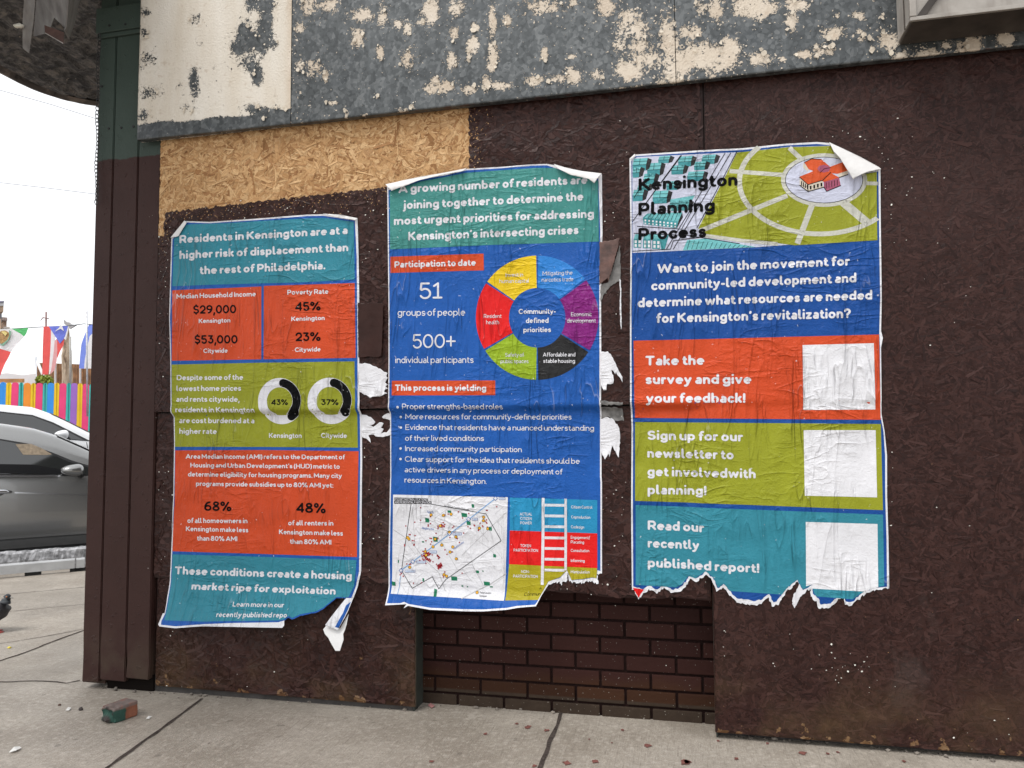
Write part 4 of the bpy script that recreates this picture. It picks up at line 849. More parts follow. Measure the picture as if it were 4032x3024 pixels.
P3.multi('building_drawing', [([[r1(1415,372), r1(1475,420), r1(1475,474), r1(1415,428)], [r1(1475,420), r1(1580,388), r1(1588,440), r1(1475,474)], [r1(1690,330), r1(1765,318), r1(1765,350), r1(1700,372)], [r1(1440,262), r1(1480,300), r1(1475,330), r1(1440,300)]], CREAMI, 4),
   ([[r1(1448,262), r1(1500,237), r1(1572,240), r1(1642,300), r1(1560,342), r1(1480,312)], [r1(1620,300), r1(1752,250), r1(1768,320), r1(1690,345), r1(1630,340)], [r1(1413,366), r1(1530,318), r1(1640,330), r1(1582,392), r1(1475,424)], [r1(1560,388), r1(1640,338), r1(1702,372), r1(1590,404)]], BRICKR, 4.4),
   ([[r1(1590,400), r1(1700,372), r1(1712,430), r1(1610,472), r1(1590,440)]], MAUVE, 4.2), ([ell(r1,1590,308,48,28,0,360,8)[:-1]], MAUVE, 4.8),
   (stroke(r1,[(1475,420),(1475,472)],5)+stroke(r1,[(1413,368),(1475,424),(1582,392),(1640,335)],5)+stroke(r1,[(1448,262),(1500,237),(1572,240)],5)+stroke(r1,[(1415,428),(1475,474),(1590,442),(1610,472),(1712,430)],6)+stroke(r1,[(1765,350),(1700,372)],6)+[rect(r1,1425+i*14,398+i*9,1432+i*14,430+i*9) for i in range(4)]+[rect(r1,1488+i*26,432-i*7,1500+i*26,458-i*7) for i in range(4)]+[rect(r1,1605+i*20,408-i*5,1609+i*20,452-i*6) for i in range(5)]+stroke(r1,[(1640,300),(1590,310),(1560,340)],4), BLACK, 5.1)], pic)
P3.text(pic, [(r1,'Kensington',248,468,965,430,90,.05),(r1,'Planning',247,648,800,615,92,.05),(r1,'Process',247,828,738,803,90,.05)], 5.4, BLACK)
P3.text(P3.t, [(r1,'Want to join the movement for',385,1065,1778,1008,68),(r1,'community-led development and',340,1188,1825,1130,68),(r1,'determine what resources are needed',242,1312,1940,1255,68),(r1,'for Kensington’s revitalization?',377,1425,1785,1388,70)])
o_ = P3.part('survey_panel', [[r2(212,170), r2(750,158), r2(1990,125), r2(2003,743), r2(1000,735), r2(220,728)]], ORANGE, 2)
P3.text(o_, [(r2,'Take the',298,350,725,345,70),(r2,'survey and give',300,485,1065,483,70),(r2,'your feedback!',302,620,1022,620,70)])
P3.part('blank_square', [[r2(1436,202), r2(1952,188), r2(1965,668), r2(1442,672)]], WHITE, 3, o_)
g_ = P3.part('newsletter_panel', [[r2(220,758), r2(1000,765), r2(2005,773), r3(2020,200), r3(1000,160), r3(220,135)]], OLIVE, 2)
P3.text(g_, [(r2,'Sign up for our',312,888,1005,900,68),(r2,'newsletter to',310,1018,937,1030,68),(r2,'get involvedwith',311,1152,1097,1168,68),(r2,'planning!',312,1285,740,1290,68)])
P3.part('blank_square', [[r2(1445,818), r2(1967,818), r3(1977,107), r3(1453,95)]], WHITE, 3, g_)
t_ = P3.part('report_panel', [[r3(225,165), r3(1000,193), r3(2020,232), r3(2030,750), r3(1945,762), r3(1860,803), r3(1800,846), r3(1540,826), r3(1520,800), r3(1508,738), r3(1440,775), r3(1400,703), r3(1330,758), r3(1288,812), r3(910,786), r3(868,732), r3(824,762), r3(790,688), r3(735,643), r3(660,698), r3(610,683), r3(560,745), r3(520,765), r3(225,748)]], TEAL, 2)
P3.text(t_, [(r3,'Read our',313,345,723,362,68),(r3,'recently',313,475,687,490,68),(r3,'published report!',313,618,1123,655,68)])
P3.part('blank_square', [[r3(1460,285), r3(1980,300), r3(1986,758), r3(1945,768), r3(1890,790), r3(1500,768), r3(1508,738), r3(1463,752)]], WHITE, 3, t_)
P3.curl('curled_corner', [r1(1628,118), r1(1700,152), r1(1850,225), r1(1985,298), r1(2003,313), r1(1890,347), r1(1810,385), r1(1792,402), r1(1740,318), r1(1700,250), r1(1655,195)], (r1(1628,116), r1(2003,311)), .030, 'white reverse of the upper right corner flopped forward', 6)
P3.curl('folded_tip', [r1(180,240), r1(222,201), r1(224,226), r1(190,242)], (r1(180,240), r1(222,201)), .005, seed=7)

# ---------------------------------------------------------------- scraps of older paper between the posters
e1 = crop(1380, 1200, .36145); e2 = crop(2340, 900, .573)
BROWNP = flat('brown_painted_paper', (.034, .0150, .0122), .42, spec=.14, var=.25, scale=8, bump=1.0, bscale=16)
GREYP = flat('grey_weathered_paper', (.15, .145, .14), .7, var=.5, scale=25, bump=.6, bscale=40)
PINKP = flat('rusty_stained_paper', (.10, .050, .040), .5, var=.45, scale=22, bump=.7, bscale=30)
def scrap(label, pts, mat, off=.0015, liftf=None, name='paper_scrap', cat='paper scrap', seed=1, jit=3):
    pts = [p for p in pts]; c = pts[0]; bm = poly_bm([ragged(pts+[pts[0]], seed, jit, 8)[:-1]])
    conform(bm, 4, 0, lambda x, z: .0012-off+(liftf(x, z) if liftf else 0) + .001*noise.noise(Vector((x*40, seed, z*40))), .008)
    mx = sum(XZ(*p)[0] for p in pts)/len(pts); mz = sum(XZ(*p)[1] for p in pts)/len(pts)
    o = obj(name, bm, mat, None, (mx, 0, mz)); md = o.modifiers.new('thick', 'SOLIDIFY'); md.thickness = .0005; md.offset = 0
    return tag(o, label, cat, 'remains of older posters between the pasted ones')
scrap('broad white paper scrap above the board seam, left gap between posters', [e1(*p) for p in ((98,640),(160,635),(200,645),(270,672),(410,745),(395,780),(414,797),(383,850),(412,870),(388,890),(414,915),(370,945),(407,965),(350,990),(280,1000),(220,1020),(180,985),(130,960),(98,945))], WHITE, seed=2)
scrap('forked white paper scrap below the board seam, left gap between posters', [e1(*p) for p in ((105,1195),(160,1200),(230,1245),(257,1277),(240,1300),(188,1310),(235,1330),(300,1280),(347,1290),(318,1340),(347,1352),(320,1402),(380,1390),(415,1345),(424,1412),(370,1432),(310,1439),(212,1415),(184,1420),(206,1506),(160,1460),(105,1438))], WHITE, seed=3)
scrap('tiny white paper chip beside the middle poster just under the seam', [e1(330,1222), e1(400,1178), e1(424,1190), e1(424,1262), e1(345,1240)], WHITE, seed=4)
xa, za = XZ(*e1(100, 0)); xb, zb = XZ(*e1(360, 570))
scrap('loose sheet of brown painted paper flapping between the left and middle posters', [e1(*p) for p in ((90,-20),(372,-10),(364,300),(352,560),(300,572),(200,566),(95,576))], BROWNP, .005, lambda x, z: -.005*sstep((x-xa)/(xb-xa))-.004*sstep((za-z)/(za-zb))*math.sin((x-xa)*60), seed=5, jit=1.5)
scrap('rust-stained flap of torn paper hanging right of the middle poster', [e2(*p) for p in ((40,100),(120,88),(177,72),(160,160),(135,250),(100,372),(95,345),(70,365),(40,396))], PINKP, .012, lambda x, z: -.004, seed=6)
scrap('grey weathered scrap behind the rust-stained flap', [e2(*p) for p in ((44,395),(98,372),(178,115),(183,352),(120,395),(70,450),(44,505))], GREYP, seed=7)
scrap('thin upright white sliver between the middle and right posters', [e2(*p) for p in ((173,350),(184,356),(186,450),(190,690),(183,694),(176,560),(179,450))], WHITE, seed=8, jit=2)
scrap('tattered white scrap above the board seam, right gap between posters', [e2(*p) for p in ((42,848),(95,845),(130,890),(155,950),(195,1020),(196,1058),(150,985),(145,1002),(118,970),(136,1040),(130,1066),(90,1068),(85,1110),(65,1112),(42,1060))], WHITE, seed=9)
scrap('fringed white scrap below the board seam, right gap between posters', [e2(*p) for p in ((42,1310),(90,1295),(130,1312),(170,1372),(176,1440),(166,1576),(120,1493),(102,1572),(95,1548),(70,1587),(42,1530))], WHITE, seed=10)
scrap('grey scrap directly under the board seam, right gap between posters', [e2(*p) for p in ((42,1226),(150,1228),(190,1236),(202,1322),(132,1318),(90,1290),(42,1305))], GREYP, .001, seed=11)
scrap('narrow grey scrap lying on the board seam, right gap between posters', [e2(*p) for p in ((42,1180),(120,1190),(200,1194),(195,1212),(42,1213))], GREYP, seed=12)


# ================================================================== ground
def ground_mat(name, c0, c1_, c2_, scale=1.0, rough=.75, lines=True):
    m, nt, p = newmat(name); h = N(nt); geo = h.n('ShaderNodeNewGeometry').outputs['Position']
    n1 = h.noise(geo, 1.6*scale, 6, .6); n2 = h.noise(geo, 22*scale, 5, .65); n3 = h.noise(geo, 190, 3, .6)
    c = h.mix(h.step(n1, .35, .65), c0, c1_); c = h.mix(h.math('MULTIPLY', h.step(n2, .52, .72), .6), c, c2_)
    c = h.mix(h.math('MULTIPLY', h.step(n3, .50, .70), .6), c, tuple(x*.5 for x in c0)); g2 = h.noise(geo, 48, 4, .7); c = h.mix(h.math('MULTIPLY', h.step(g2, .52, .62), .30), c, tuple(x*.62 for x in c0)); c = h.mix(h.math('MULTIPLY', h.step(g2, .46, .36), .28), c, tuple(min(1, x*1.25) for x in c2_))
    c = h.mix(h.math('MULTIPLY', h.step(h.noise(geo, 75, 4), .60, .72), .45), c, tuple(min(1, x*1.5) for x in c1_))
    c = h.mix(h.math('MULTIPLY', h.step(h.noise(geo, 11, 6, .7), .60, .70), .35), c, tuple(x*.62 for x in c0))
    gum = h.step(h.noise(geo, 17, 1.5, .4), .735, .75); c = h.mix(h.math('MULTIPLY', gum, .5), c, tuple(x*.45 for x in c0))
    pale = h.step(h.noise(h.mapping(geo, (1, 1, 1), (0, 0, 0), (3, 7, 0)), 13, 4, .7, 1.0), .62, .70); c = h.mix(h.math('MULTIPLY', pale, .4), c, c2_)
    c = h.mix(h.math('MULTIPLY', h.step(h.noise(geo, .75, 5, .65), .50, .70), .45), c, tuple(x*.70 for x in c0))
    h.l(c, p.inputs['Base Color'])
    wet = h.noise(geo, .9, 4); h.l(h.math('MULTIPLY_ADD', h.step(wet, .40, .62), .30, rough-.38), p.inputs['Roughness'])
    p.inputs['Specular IOR Level'].default_value = .4
    b = h.bump(h.math('ADD', n3, h.math('MULTIPLY', n2, .7)), .5, .006)
    if lines:
        br = h.noise(h.mapping(geo, (170, 9, 1), (0, 0, R_(24))), 1.0, 3, .6, .6)
        b = h.bump(br, .8, .004, b); c = h.mix(h.math('MULTIPLY', h.step(br, .55, .68), .35), c, tuple(x*.6 for x in c0)); h.l(c, p.inputs['Base Color'])
    h.l(b, p.inputs['Normal']); return m
SIDEW = ground_mat('brushed_concrete', (.29, .252, .208), (.415, .37, .315), (.54, .49, .43))
ROADM = ground_mat('wet_asphalt', (.15, .15, .155), (.20, .20, .205), (.28, .28, .285), 5.0, .75, False)
DIRT = flat('joint_dirt', (.060, .048, .042), .95, spec=.1, var=.4, scale=80)
KA, KB = G(0, 2262), G(335, 2232); sdir = (KB-KA); sdir.z = 0; sdir.normalize(); kn = Vector((-sdir.y, sdir.x, 0))
if kn.y < 0: kn = -kn
AZ = math.atan2(sdir.y, sdir.x)
kA, kB = KA-sdir*16, KB+sdir*22
bm = bmesh.new()
out = [Vector((14, -26, 0)), kA-kn*40 if False else Vector((kA.x, kA.y-26, 0)), kA, kB, Vector((14, kB.y, 0))]
slab(bm, out, (0, 0, -1), .30)
side = obj('sidewalk', bm, SIDEW); tag(side, kind='structure')
bm = bmesh.new(); S = 600
bm.faces.new([bm.verts.new(p) for p in ((-S, -S, -.165), (S, -S, -.165), (S, S, -.165), (-S, S, -.165))])
tag(obj('road', bm, ROADM), kind='structure')
# joints and cracks: dirt-filled lines in the slab
def crack(bm, pts, wd, seed, wob=.006):
    r = random.Random(seed); P = []
    for a, b in zip(pts[:-1], pts[1:]):
        a, b = G(*a), G(*b); n = max(2, int((b-a).length/.05)); P += [a.lerp(b, i/n) for i in range(n)]
    P.append(G(*pts[-1])); L, Q = [], []
    for i, p in enumerate(P):
        t = (P[min(i+1, len(P)-1)]-P[max(i-1, 0)]).normalized(); nn = Vector((-t.y, t.x, 0)); k = wd*r.uniform(.65, 1.25)/2; o = nn*r.uniform(-wob, wob)
        L.append(bm.verts.new((p.x+o.x+nn.x*k, p.y+o.y+nn.y*k, .0025))); Q.append(bm.verts.new((p.x+o.x-nn.x*k, p.y+o.y-nn.y*k, .0025)))
    for i in range(len(P)-1): bm.faces.new((Q[i], Q[i+1], L[i+1], L[i]))
bm = bmesh.new()
crack(bm, [(300, 3120), (440, 3010), (640, 2868), (795, 2752)], .015, 1, .002)
crack(bm, [(2105, 3100), (2130, 3014), (2175, 2900), (2216, 2795)], .016, 2, .003)
crack(bm, [(-300, 2705), (0, 2686), (180, 2682), (262, 2690), (316, 2681)], .009, 3)
crack(bm, [(-400, 2740), (0, 2603), (100, 2570), (200, 2530), (318, 2487), (420, 2450)], .012, 4, .003)
crack(bm, [(-300, 2600), (0, 2535), (120, 2517), (220, 2498), (318, 2480), (500, 2452)], .007, 5)
crack(bm, [(-300, 2362), (0, 2343), (330, 2313), (560, 2292)], .007, 6, .002)
crack(bm, [(-300, 2440), (0, 2412), (330, 2380), (560, 2360)], .006, 7, .002)
obj('expansion_joint', bm, DIRT, side)
# flat stains of old red-brown paint, dropped on the slab
bm = bmesh.new(); r = random.Random(3); w1 = crop(1500, 2300, .678)
spots = [(855,832,15),(787,815,8),(607,872,9),(960,852,12),(1080,1040,16),(1243,1035,14),(1403,850,9),(1548,940,17),(1765,1040,20),(1960,915,7),(890,1058,10),(1340,925,5),(1210,905,5)]
spots = [(*w1(a, b), s) for a, b, s in spots]+[(3160,2968,16),(3260,2970,8),(3300,2965,7),(2706,3005,16),(3022,2930,8),(2900,2990,10),(3560,3000,9),(1700,3000,9)]
for px, py, s in spots:
    c = G(px, py); k = 9; a0 = r.uniform(0, 6)
    vs = [bm.verts.new((c.x+math.cos(a0+i*6.283/k)*s*.0009*r.uniform(.5, 1.4), c.y+math.sin(a0+i*6.283/k)*s*.0011*r.uniform(.5, 1.4), .0030)) for i in range(k)]
    f = bm.faces.new(vs)
    if f.normal.z < 0: f.normal_flip()
tag(obj('paint_stain', bm, flat('red_brown_paint_stain', (.17, .062, .05), .8, var=.25, scale=60), side), kind='stuff')

# grit gathered along the wall base
bm = bmesh.new(); r = random.Random(9)
for i in range(150):
    px = r.uniform(380, 4000); p = G(px, np.interp(px, [300, 600, 1625, 1630, 2805, 2810, 4032], [2690, 2724, 2786, 2756, 2835, 2884, 2996])+abs(r.gauss(0, 9))+1)
    s = r.choice((.003, .004, .005, .009)); m4 = Matrix.Translation((p.x, p.y, s*.5)) @ Matrix.Rotation(r.uniform(0, 6), 4, 'Z') @ Matrix.Diagonal((s*r.uniform(.7, 1.6), s, s*.7, 1))
    q = bmesh.ops.create_icosphere(bm, subdivisions=1, radius=1, matrix=m4)['verts']
    for v in q: v.co += Vector((noise.noise(v.co*300), noise.noise(v.co*300+Vector((9, 0, 0))), 0))*s*.5
tag(obj('grit', bm, flat('grey_grit', (.19, .165, .14), .9, var=.5, scale=40), side), kind='stuff')

# small litter on the pavement
def lump(name, label, cat, c, sx, sy, sz, mat, seed=1, rot=0, group=None, sub=2, rough=.3):
    bm = bmesh.new(); bmesh.ops.create_icosphere(bm, subdivisions=sub, radius=1)
    for v in bm.verts:
        k = 1+rough*noise.noise(v.co*1.9+Vector((seed*3.1, 0, 0))); x, y, z = v.co.x*sx*k, v.co.y*sy*k, v.co.z*sz*k
        v.co = (c.x+x*math.cos(rot)-y*math.sin(rot), c.y+x*math.sin(rot)+y*math.cos(rot), c.z+max(z, -sz*.55)+sz*.55)
    o = obj(name, bm, mat, None, c, True); return tag(o, label, cat, group)
lump('pale_stone', 'pale pebble in the dark gap under the corner pillar', 'stone', G(535, 2697), .030, .016, .016, flat('pale_stone', (.36, .33, .29), .8, var=.2, bump=.4), 2, .3)
lump('crumb', 'yellow crumb on the pavement near the pigeon', 'litter', G(37, 2552), .010, .008, .006, flat('yellow_crumb', (.75, .62, .08), .7), 3)
lump('pebble', 'small dark pebble left of the brick fragment', 'stone', G(318, 2797), .009, .007, .009, flat('dark_pebble', (.05, .04, .038), .8), 4)
lump('pebble', 'tiny brown pebble on open pavement below the pillar foot', 'stone', G(234, 2778), .006, .006, .005, flat('brown_pebble', (.09, .05, .035), .8), 5)
def flake(name, label, cat, pts, mat, z=.004, group=None):
    bm = bmesh.new(); P = [G(*p) for p in pts]; slab(bm, [(p.x, p.y, z+.002+.003*((i % 3) == 1)) for i, p in enumerate(P)], (0, 0, -1), .0015)
    bmesh.ops.triangulate(bm, faces=bm.faces[:]); c = sum(P, Vector())/len(P)
    return tag(obj(name, bm, mat, None, (c.x, c.y, 0)), label, cat, group)
LW = flat('white_litter', (.72, .71, .68), .6, var=.1)
flake('paper_shred', 'long white paper shred on the pavement at the lower left', 'litter', [(35, 2968), (55, 2950), (78, 2945), (84, 2951), (62, 2964)], LW)
flake('paper_shred', 'small white paper shred between the brick fragment and the joint', 'litter', [(575, 2834), (585, 2827), (597, 2826), (588, 2834)], LW)
flake('paper_shred', 'faint white paper shred left of the brick fragment', 'litter', [(258, 2801), (268, 2792), (280, 2792), (272, 2802)], LW)
flake('paper_shred', 'pinkish paper shred beside the left jamb of the brick recess', 'litter', [(1685, 2782), (1695, 2776), (1712, 2784), (1700, 2792)], flat('pink_litter', (.42, .2, .19), .7))
# white lid half under the board
bm = bmesh.new(); c = G(3440, 2934)
vs = bmesh.ops.create_cone(bm, cap_ends=True, segments=28, radius1=.036, radius2=.034, depth=.008)['verts']
for v in bm.verts: v.co = Vector((c.x+v.co.x, c.y+.028+v.co.y, .006+v.co.z))
bmesh.ops.create_cone(bm, cap_ends=True, segments=28, radius1=.030, radius2=.028, depth=.004, matrix=Matrix.Translation((c.x, c.y+.028, .0115)))
tag(obj('round_lid', bm, flat('white_plastic', (.78, .78, .77), .35, var=.03), None, (c.x, c.y+.028, 0)), 'white round lid lying half under the tall right board', 'lid')
# brick fragment
BF, fnt, fp = newmat('painted_brick_fragment'); h = N(fnt); co = h.coord(); x, y, z = h.sep(co)
n = h.noise(co, 40, 5); clay = h.mix(n, (.16, .055, .028), (.27, .10, .055)); grn = h.mix(n, (.012, .045, .034), (.025, .085, .062)); mor = h.mix(n, (.10, .075, .065), (.20, .155, .14))
cc = h.mix(h.step(h.math('ADD', x, h.math('MULTIPLY', n, .02)), .012, .004), clay, grn); cc = h.mix(h.step(z, .044, .052), cc, mor)
cc = h.mix(h.math('MULTIPLY', h.step(h.noise(co, 18, 4), .5, .62), h.step(z, .044, .05)), cc, (.20, .10, .08))
cc = h.mix(h.step(x, -.052, -.062), cc, (.03, .022, .02))
h.l(cc, fp.inputs['Base Color']); fp.inputs['Roughness'].default_value = .8; h.l(h.bump(n, .7, .006), fp.inputs['Normal'])
pL, pR, pB = G(447, 2852), G(543, 2818), G(410, 2833)
cen = (pL+pR)/2; ax = (pR-pL); ax.z = 0; Lb = ax.length; ax.normalize(); ay = Vector((-ax.y, ax.x, 0))
bm = bmesh.new(); bmesh.ops.create_grid(bm, x_segments=1, y_segments=1, size=.1); bm.clear()
box(bm, -Lb/2, Lb/2, 0, .078, 0, .060)
bmesh.ops.subdivide_edges(bm, edges=bm.edges[:], cuts=7, use_grid_fill=True)
bmesh.ops.bevel(bm, geom=[e for e in bm.edges if len(e.link_faces) == 2 and e.calc_face_angle(0) > .5], offset=.003, segments=1, affect='EDGES')
for v in bm.verts:
    k = sstep((-Lb/2+.03-v.co.x)/.03)
    v.co += Vector((.022*noise.noise(v.co*38)*k+.004*noise.noise(v.co*30), .004*noise.noise(v.co*34+Vector((5, 0, 0))), (.010*noise.noise(v.co*45+Vector((0, 9, 0)))*k+.003*noise.noise(v.co*26))*(1 if v.co.z > .004 else .15)))
    v.co.z = max(v.co.z, 0)
me = bpy.data.meshes.new('brick_fragment'); bm.to_mesh(me); bm.free()
o = link('brick_fragment', me, BF); o.matrix_world = Matrix(((ax.x, ay.x, 0, cen.x), (ax.y, ay.y, 0, cen.y), (0, 0, 1, .001), (0, 0, 0, 1)))
tag(o, 'broken brick with green and red faces lying on the pavement', 'brick')

# ================================================================== corner pillar
PIL, pnt_, pp = newmat('two_tone_pillar_paint'); h = N(pnt_); geo = h.n('ShaderNodeNewGeometry').outputs['Position']; x, y, z = h.sep(geo)
zc = B(460, 622).z
n = h.noise(geo, 6, 5); brn = h.mix(n, (.031, .0138, .0115), (.050, .0235, .0200)); grn = h.mix(n, (.040, .058, .048), (.058, .080, .068))
c = h.mix(h.step(h.math('ADD', z, h.math('MULTIPLY_ADD', h.noise(geo, 9, 4), .05, -.025)), zc-.004, zc+.004), brn, grn)
c = h.mix(h.math('MULTIPLY', h.step(h.noise(geo, 90, 2), .70, .73), .5), c, (.02, .014, .012))
c = h.mix(h.math('MULTIPLY', h.step(h.noise(geo, 60, 2), .79, .80), h.step(z, 1.4, .9)), c, (.38, .35, .32))
low = h.math('MULTIPLY', h.step(z, .35, .03), h.step(n, .4, .6)); c = h.mix(low, c, (.055, .036, .026))
h.l(c, pp.inputs['Base Color']); pp.inputs['Roughness'].default_value = .5; pp.inputs['Specular IOR Level'].default_value = .18
b = h.bump(h.noise(geo, 45, 5), .35, .004); b = h.bump(h.step(h.noise(geo, 34, 4), .62, .70), .7, .003, b); h.l(b, pp.inputs['Normal'])
x0 = -2.752; x1 = -2.397; yp = .008
pil = thing('corner_pillar', 'corner pillar of grooved vertical boards, green above and brown below', 'pillar', (x0+.18, yp, 0))
gx = [x0, -2.658, -2.520, x1]
zb = [.030, .045, .060]
for i in range(3):
    bm = bmesh.new(); box(bm, gx[i]+(.002 if i else 0), gx[i+1]-(0 if i == 2 else .002), yp, yp+.03, zb[i], 3.40)
    bmesh.ops.subdivide_edges(bm, edges=[e for e in bm.edges if abs(e.verts[0].co.z-e.verts[1].co.z) > 1], cuts=46, use_grid_fill=True)
    for v in bm.verts:
        if v.co.z < .2: v.co.x += .006*noise.noise(Vector((i*3.3+v.co.x*20, 1, v.co.z*25))); v.co.z += .010*noise.noise(Vector((v.co.x*40, 2, i)))*(v.co.z < .08)
    bmesh.ops.bevel(bm, geom=[e for e in bm.edges if len(e.link_faces) == 2 and e.calc_face_angle(0) > .8], offset=.004, segments=2, affect='EDGES')
    obj('board', bm, PIL, pil)
bm = bmesh.new(); box(bm, x0+.004, x1, yp+.031, yp+.20, .075, 3.40); obj('core', bm, PIL, pil)
bm = bmesh.new(); box(bm, x0, x0+.10, yp+.031, yp+.21, .02, .075); obj('foot_block', bm, PIL, pil)
bm = bmesh.new(); za, zb_ = B(395, 150).z, B(393, 40).z
box(bm, x0-.006, -2.50, yp-.022, yp-.001, za+.018, zb_, bev=.003); box(bm, x0-.004, -2.50, yp-.014, yp-.001, za-.004, za+.016, bev=.003)
obj('cap_board', bm, PIL, pil)
bm = bmesh.new()
for px, py, yy in ((430, 100, -.0235), (493, 95, -.0235), (428, 506, -.0015), (477, 503, -.0015), (525, 498, -.0015), (401, 340, -.0015)):
    p = B(px, py, yp+yy); tube(bm, [p+Vector((0, .003, 0)), p+Vector((0, -.002, 0))], .0055, 8)
obj('nail_head', bm, flat('dark_nail', (.012, .012, .012), .6, var=0), pil)
bm = bmesh.new(); box(bm, x0+.11, x1-.002, yp+.034, .30, -.28, .074); obj('hollow_shade', bm, flat('hollow_shade_black', (.010, .008, .007), .95, spec=.02, var=0), pil)  # solid near-black box stands in for the shade inside the hollow foot

# chain hanging along the pillar's left edge
bm = bmesh.new(); pT = B(387, 132, .0); pB_ = B(376, 800, .0); nL = 44
def torus(bm, c, t, u_, R1, R2, r_):
    M, K = 10, 5; rings = []
    for i in range(M):
        a = 2*math.pi*i/M; cc = c+t*(math.cos(a)*R1)+u_*(math.sin(a)*R2); nn = (t*math.cos(a)+u_*math.sin(a)); bb = t.cross(u_)
        rings.append([bm.verts.new(cc+(nn*math.cos(2*math.pi*k/K)+bb*math.sin(2*math.pi*k/K))*r_) for k in range(K)])
    for i in range(M):
        for k in range(K): bm.faces.new((rings[i][k], rings[i][(k+1) % K], rings[(i+1) % M][(k+1) % K], rings[(i+1) % M][k]))
t = (pT-pB_).normalized()
for i in range(nL):
    c = pB_.lerp(pT, i/nL)+Vector((.015+.004*math.sin(i*.5), -.013, 0)); uu = Vector((1, 0, 0)) if i % 2 else Vector((.35, 1, 0)).normalized()
    torus(bm, c, t, uu, (pT-pB_).length/nL*.66, .0075, .0018)
for f in bm.faces: f.smooth = True
tag(obj('chain', bm, flat('dark_chain_steel', (.05, .048, .047), .5, .4, var=.2), None, pT), 'rusty chain hanging down the left edge of the corner pillar', 'chain')

# ================================================================== overhanging canopy at the corner
zs = 3.27
SOF, snt, sp = newmat('rotten_tarred_soffit'); h = N(snt); geo = h.n('ShaderNodeNewGeometry').outputs['Position']
n = h.noise(geo, 9, 6, .65, .6); n2 = h.noise(geo, 30, 5, .65, .4)
c = h.ramp(h.math('ADD', h.math('MULTIPLY', n, .6), h.math('MULTIPLY', n2, .4)), [(.36, (.022, .021, .023)), (.47, (.060, .056, .056)), (.54, (.13, .12, .115)), (.64, (.22, .19, .165))])
c = h.mix(h.step(h.noise(geo, 16, 3), .72, .75), c, (.40, .34, .28))
h.l(c, sp.inputs['Base Color']); sp.inputs['Roughness'].default_value = .85
h.l(h.bump(h.math('ADD', n, h.math('MULTIPLY', n2, .6)), 1.0, .03), sp.inputs['Normal'])
RIMM, rnt, rp = newmat('peeling_rim_paint'); h = N(rnt); geo = h.n('ShaderNodeNewGeometry').outputs['Position']; n = h.noise(geo, 7, 5, .6, .5)
h.l(h.ramp(n, [(.36, (.035, .030, .030)), (.46, (.095, .080, .074)), (.56, (.13, .110, .10)), (.60, (.22, .18, .155))], 'EASE'), rp.inputs['Base Color']); rp.inputs['Roughness'].default_value = .8; h.l(h.bump(n, .8, .02), rp.inputs['Normal'])
can = thing('corner_canopy', 'dark rotting underside of the rounded canopy over the corner', 'canopy', (-3.1, 0, zs))
def canopy_outline(inset, n=22):
    R0 = .48-inset; cx, cy = -3.41, .63; P = [(-3.89+inset, -2.2), (-3.89+inset, -1.0)]
    P += [(cx-R0*math.cos(i*math.pi/2/n), cy+R0*math.sin(i*math.pi/2/n)) for i in range(n+1)]
    P += [(-2.42, cy+R0)]
    return P
o0, o1, o2, o3 = canopy_outline(0), canopy_outline(.045), canopy_outline(.055), canopy_outline(.11)
bm = bmesh.new(); rows = []
for P, z in ((canopy_outline(-.015), zs+.40), (canopy_outline(-.01), zs+.05), (o0, zs+.012), (canopy_outline(.02), zs), (o1, zs-.004), (o2, zs+.022), (canopy_outline(.075), zs+.024), (o3, zs-.002)):
    rows.append([bm.verts.new((x, y, z+.004*noise.noise(Vector((x*14, y*14, z))))) for x, y in P])
for a, b in zip(rows[:-1], rows[1:]):
    for i in range(len(a)-1): bm.faces.new((a[i], a[i+1], b[i+1], b[i])).smooth = True
obj('rim', bm, RIMM, can)
bm = bmesh.new(); f = bm.faces.new([bm.verts.new((x, y, zs-.001)) for x, y in canopy_outline(.108)]+[bm.verts.new((-2.42, -2.2, zs-.001))])
bmesh.ops.triangulate(bm, faces=bm.faces[:])
for ax in (0, 1):
    k = -3.9 if ax == 0 else -1.0
    while k < (-2.4 if ax == 0 else 1.1):
        co = [0, 0, 0]; co[ax] = k; no = [0, 0, 0]; no[ax] = 1; bmesh.ops.bisect_plane(bm, geom=bm.verts[:]+bm.edges[:]+bm.faces[:], plane_co=co, plane_no=no); k += .022
for v in bm.verts:
    e = min(1, max(0, (v.co.x+3.77)/.08)); q = noise.noise(Vector((v.co.x*7, v.co.y*7, 1)))+.7*noise.noise(Vector((v.co.x*17, v.co.y*17, 4)))+.4*abs(noise.noise(Vector((v.co.x*40, v.co.y*40, 7))))
    v.co.z += .032*q*e
for f in bm.faces: f.normal_update()
obj('soffit', bm, SOF, can)
bm = bmesh.new(); f = [bm.verts.new((x, y, zs+.40)) for x, y in canopy_outline(-.015)]+[bm.verts.new((-2.42, -2.2, zs+.40))]; bm.faces.new(f); obj('roof_deck', bm, SOF, can)
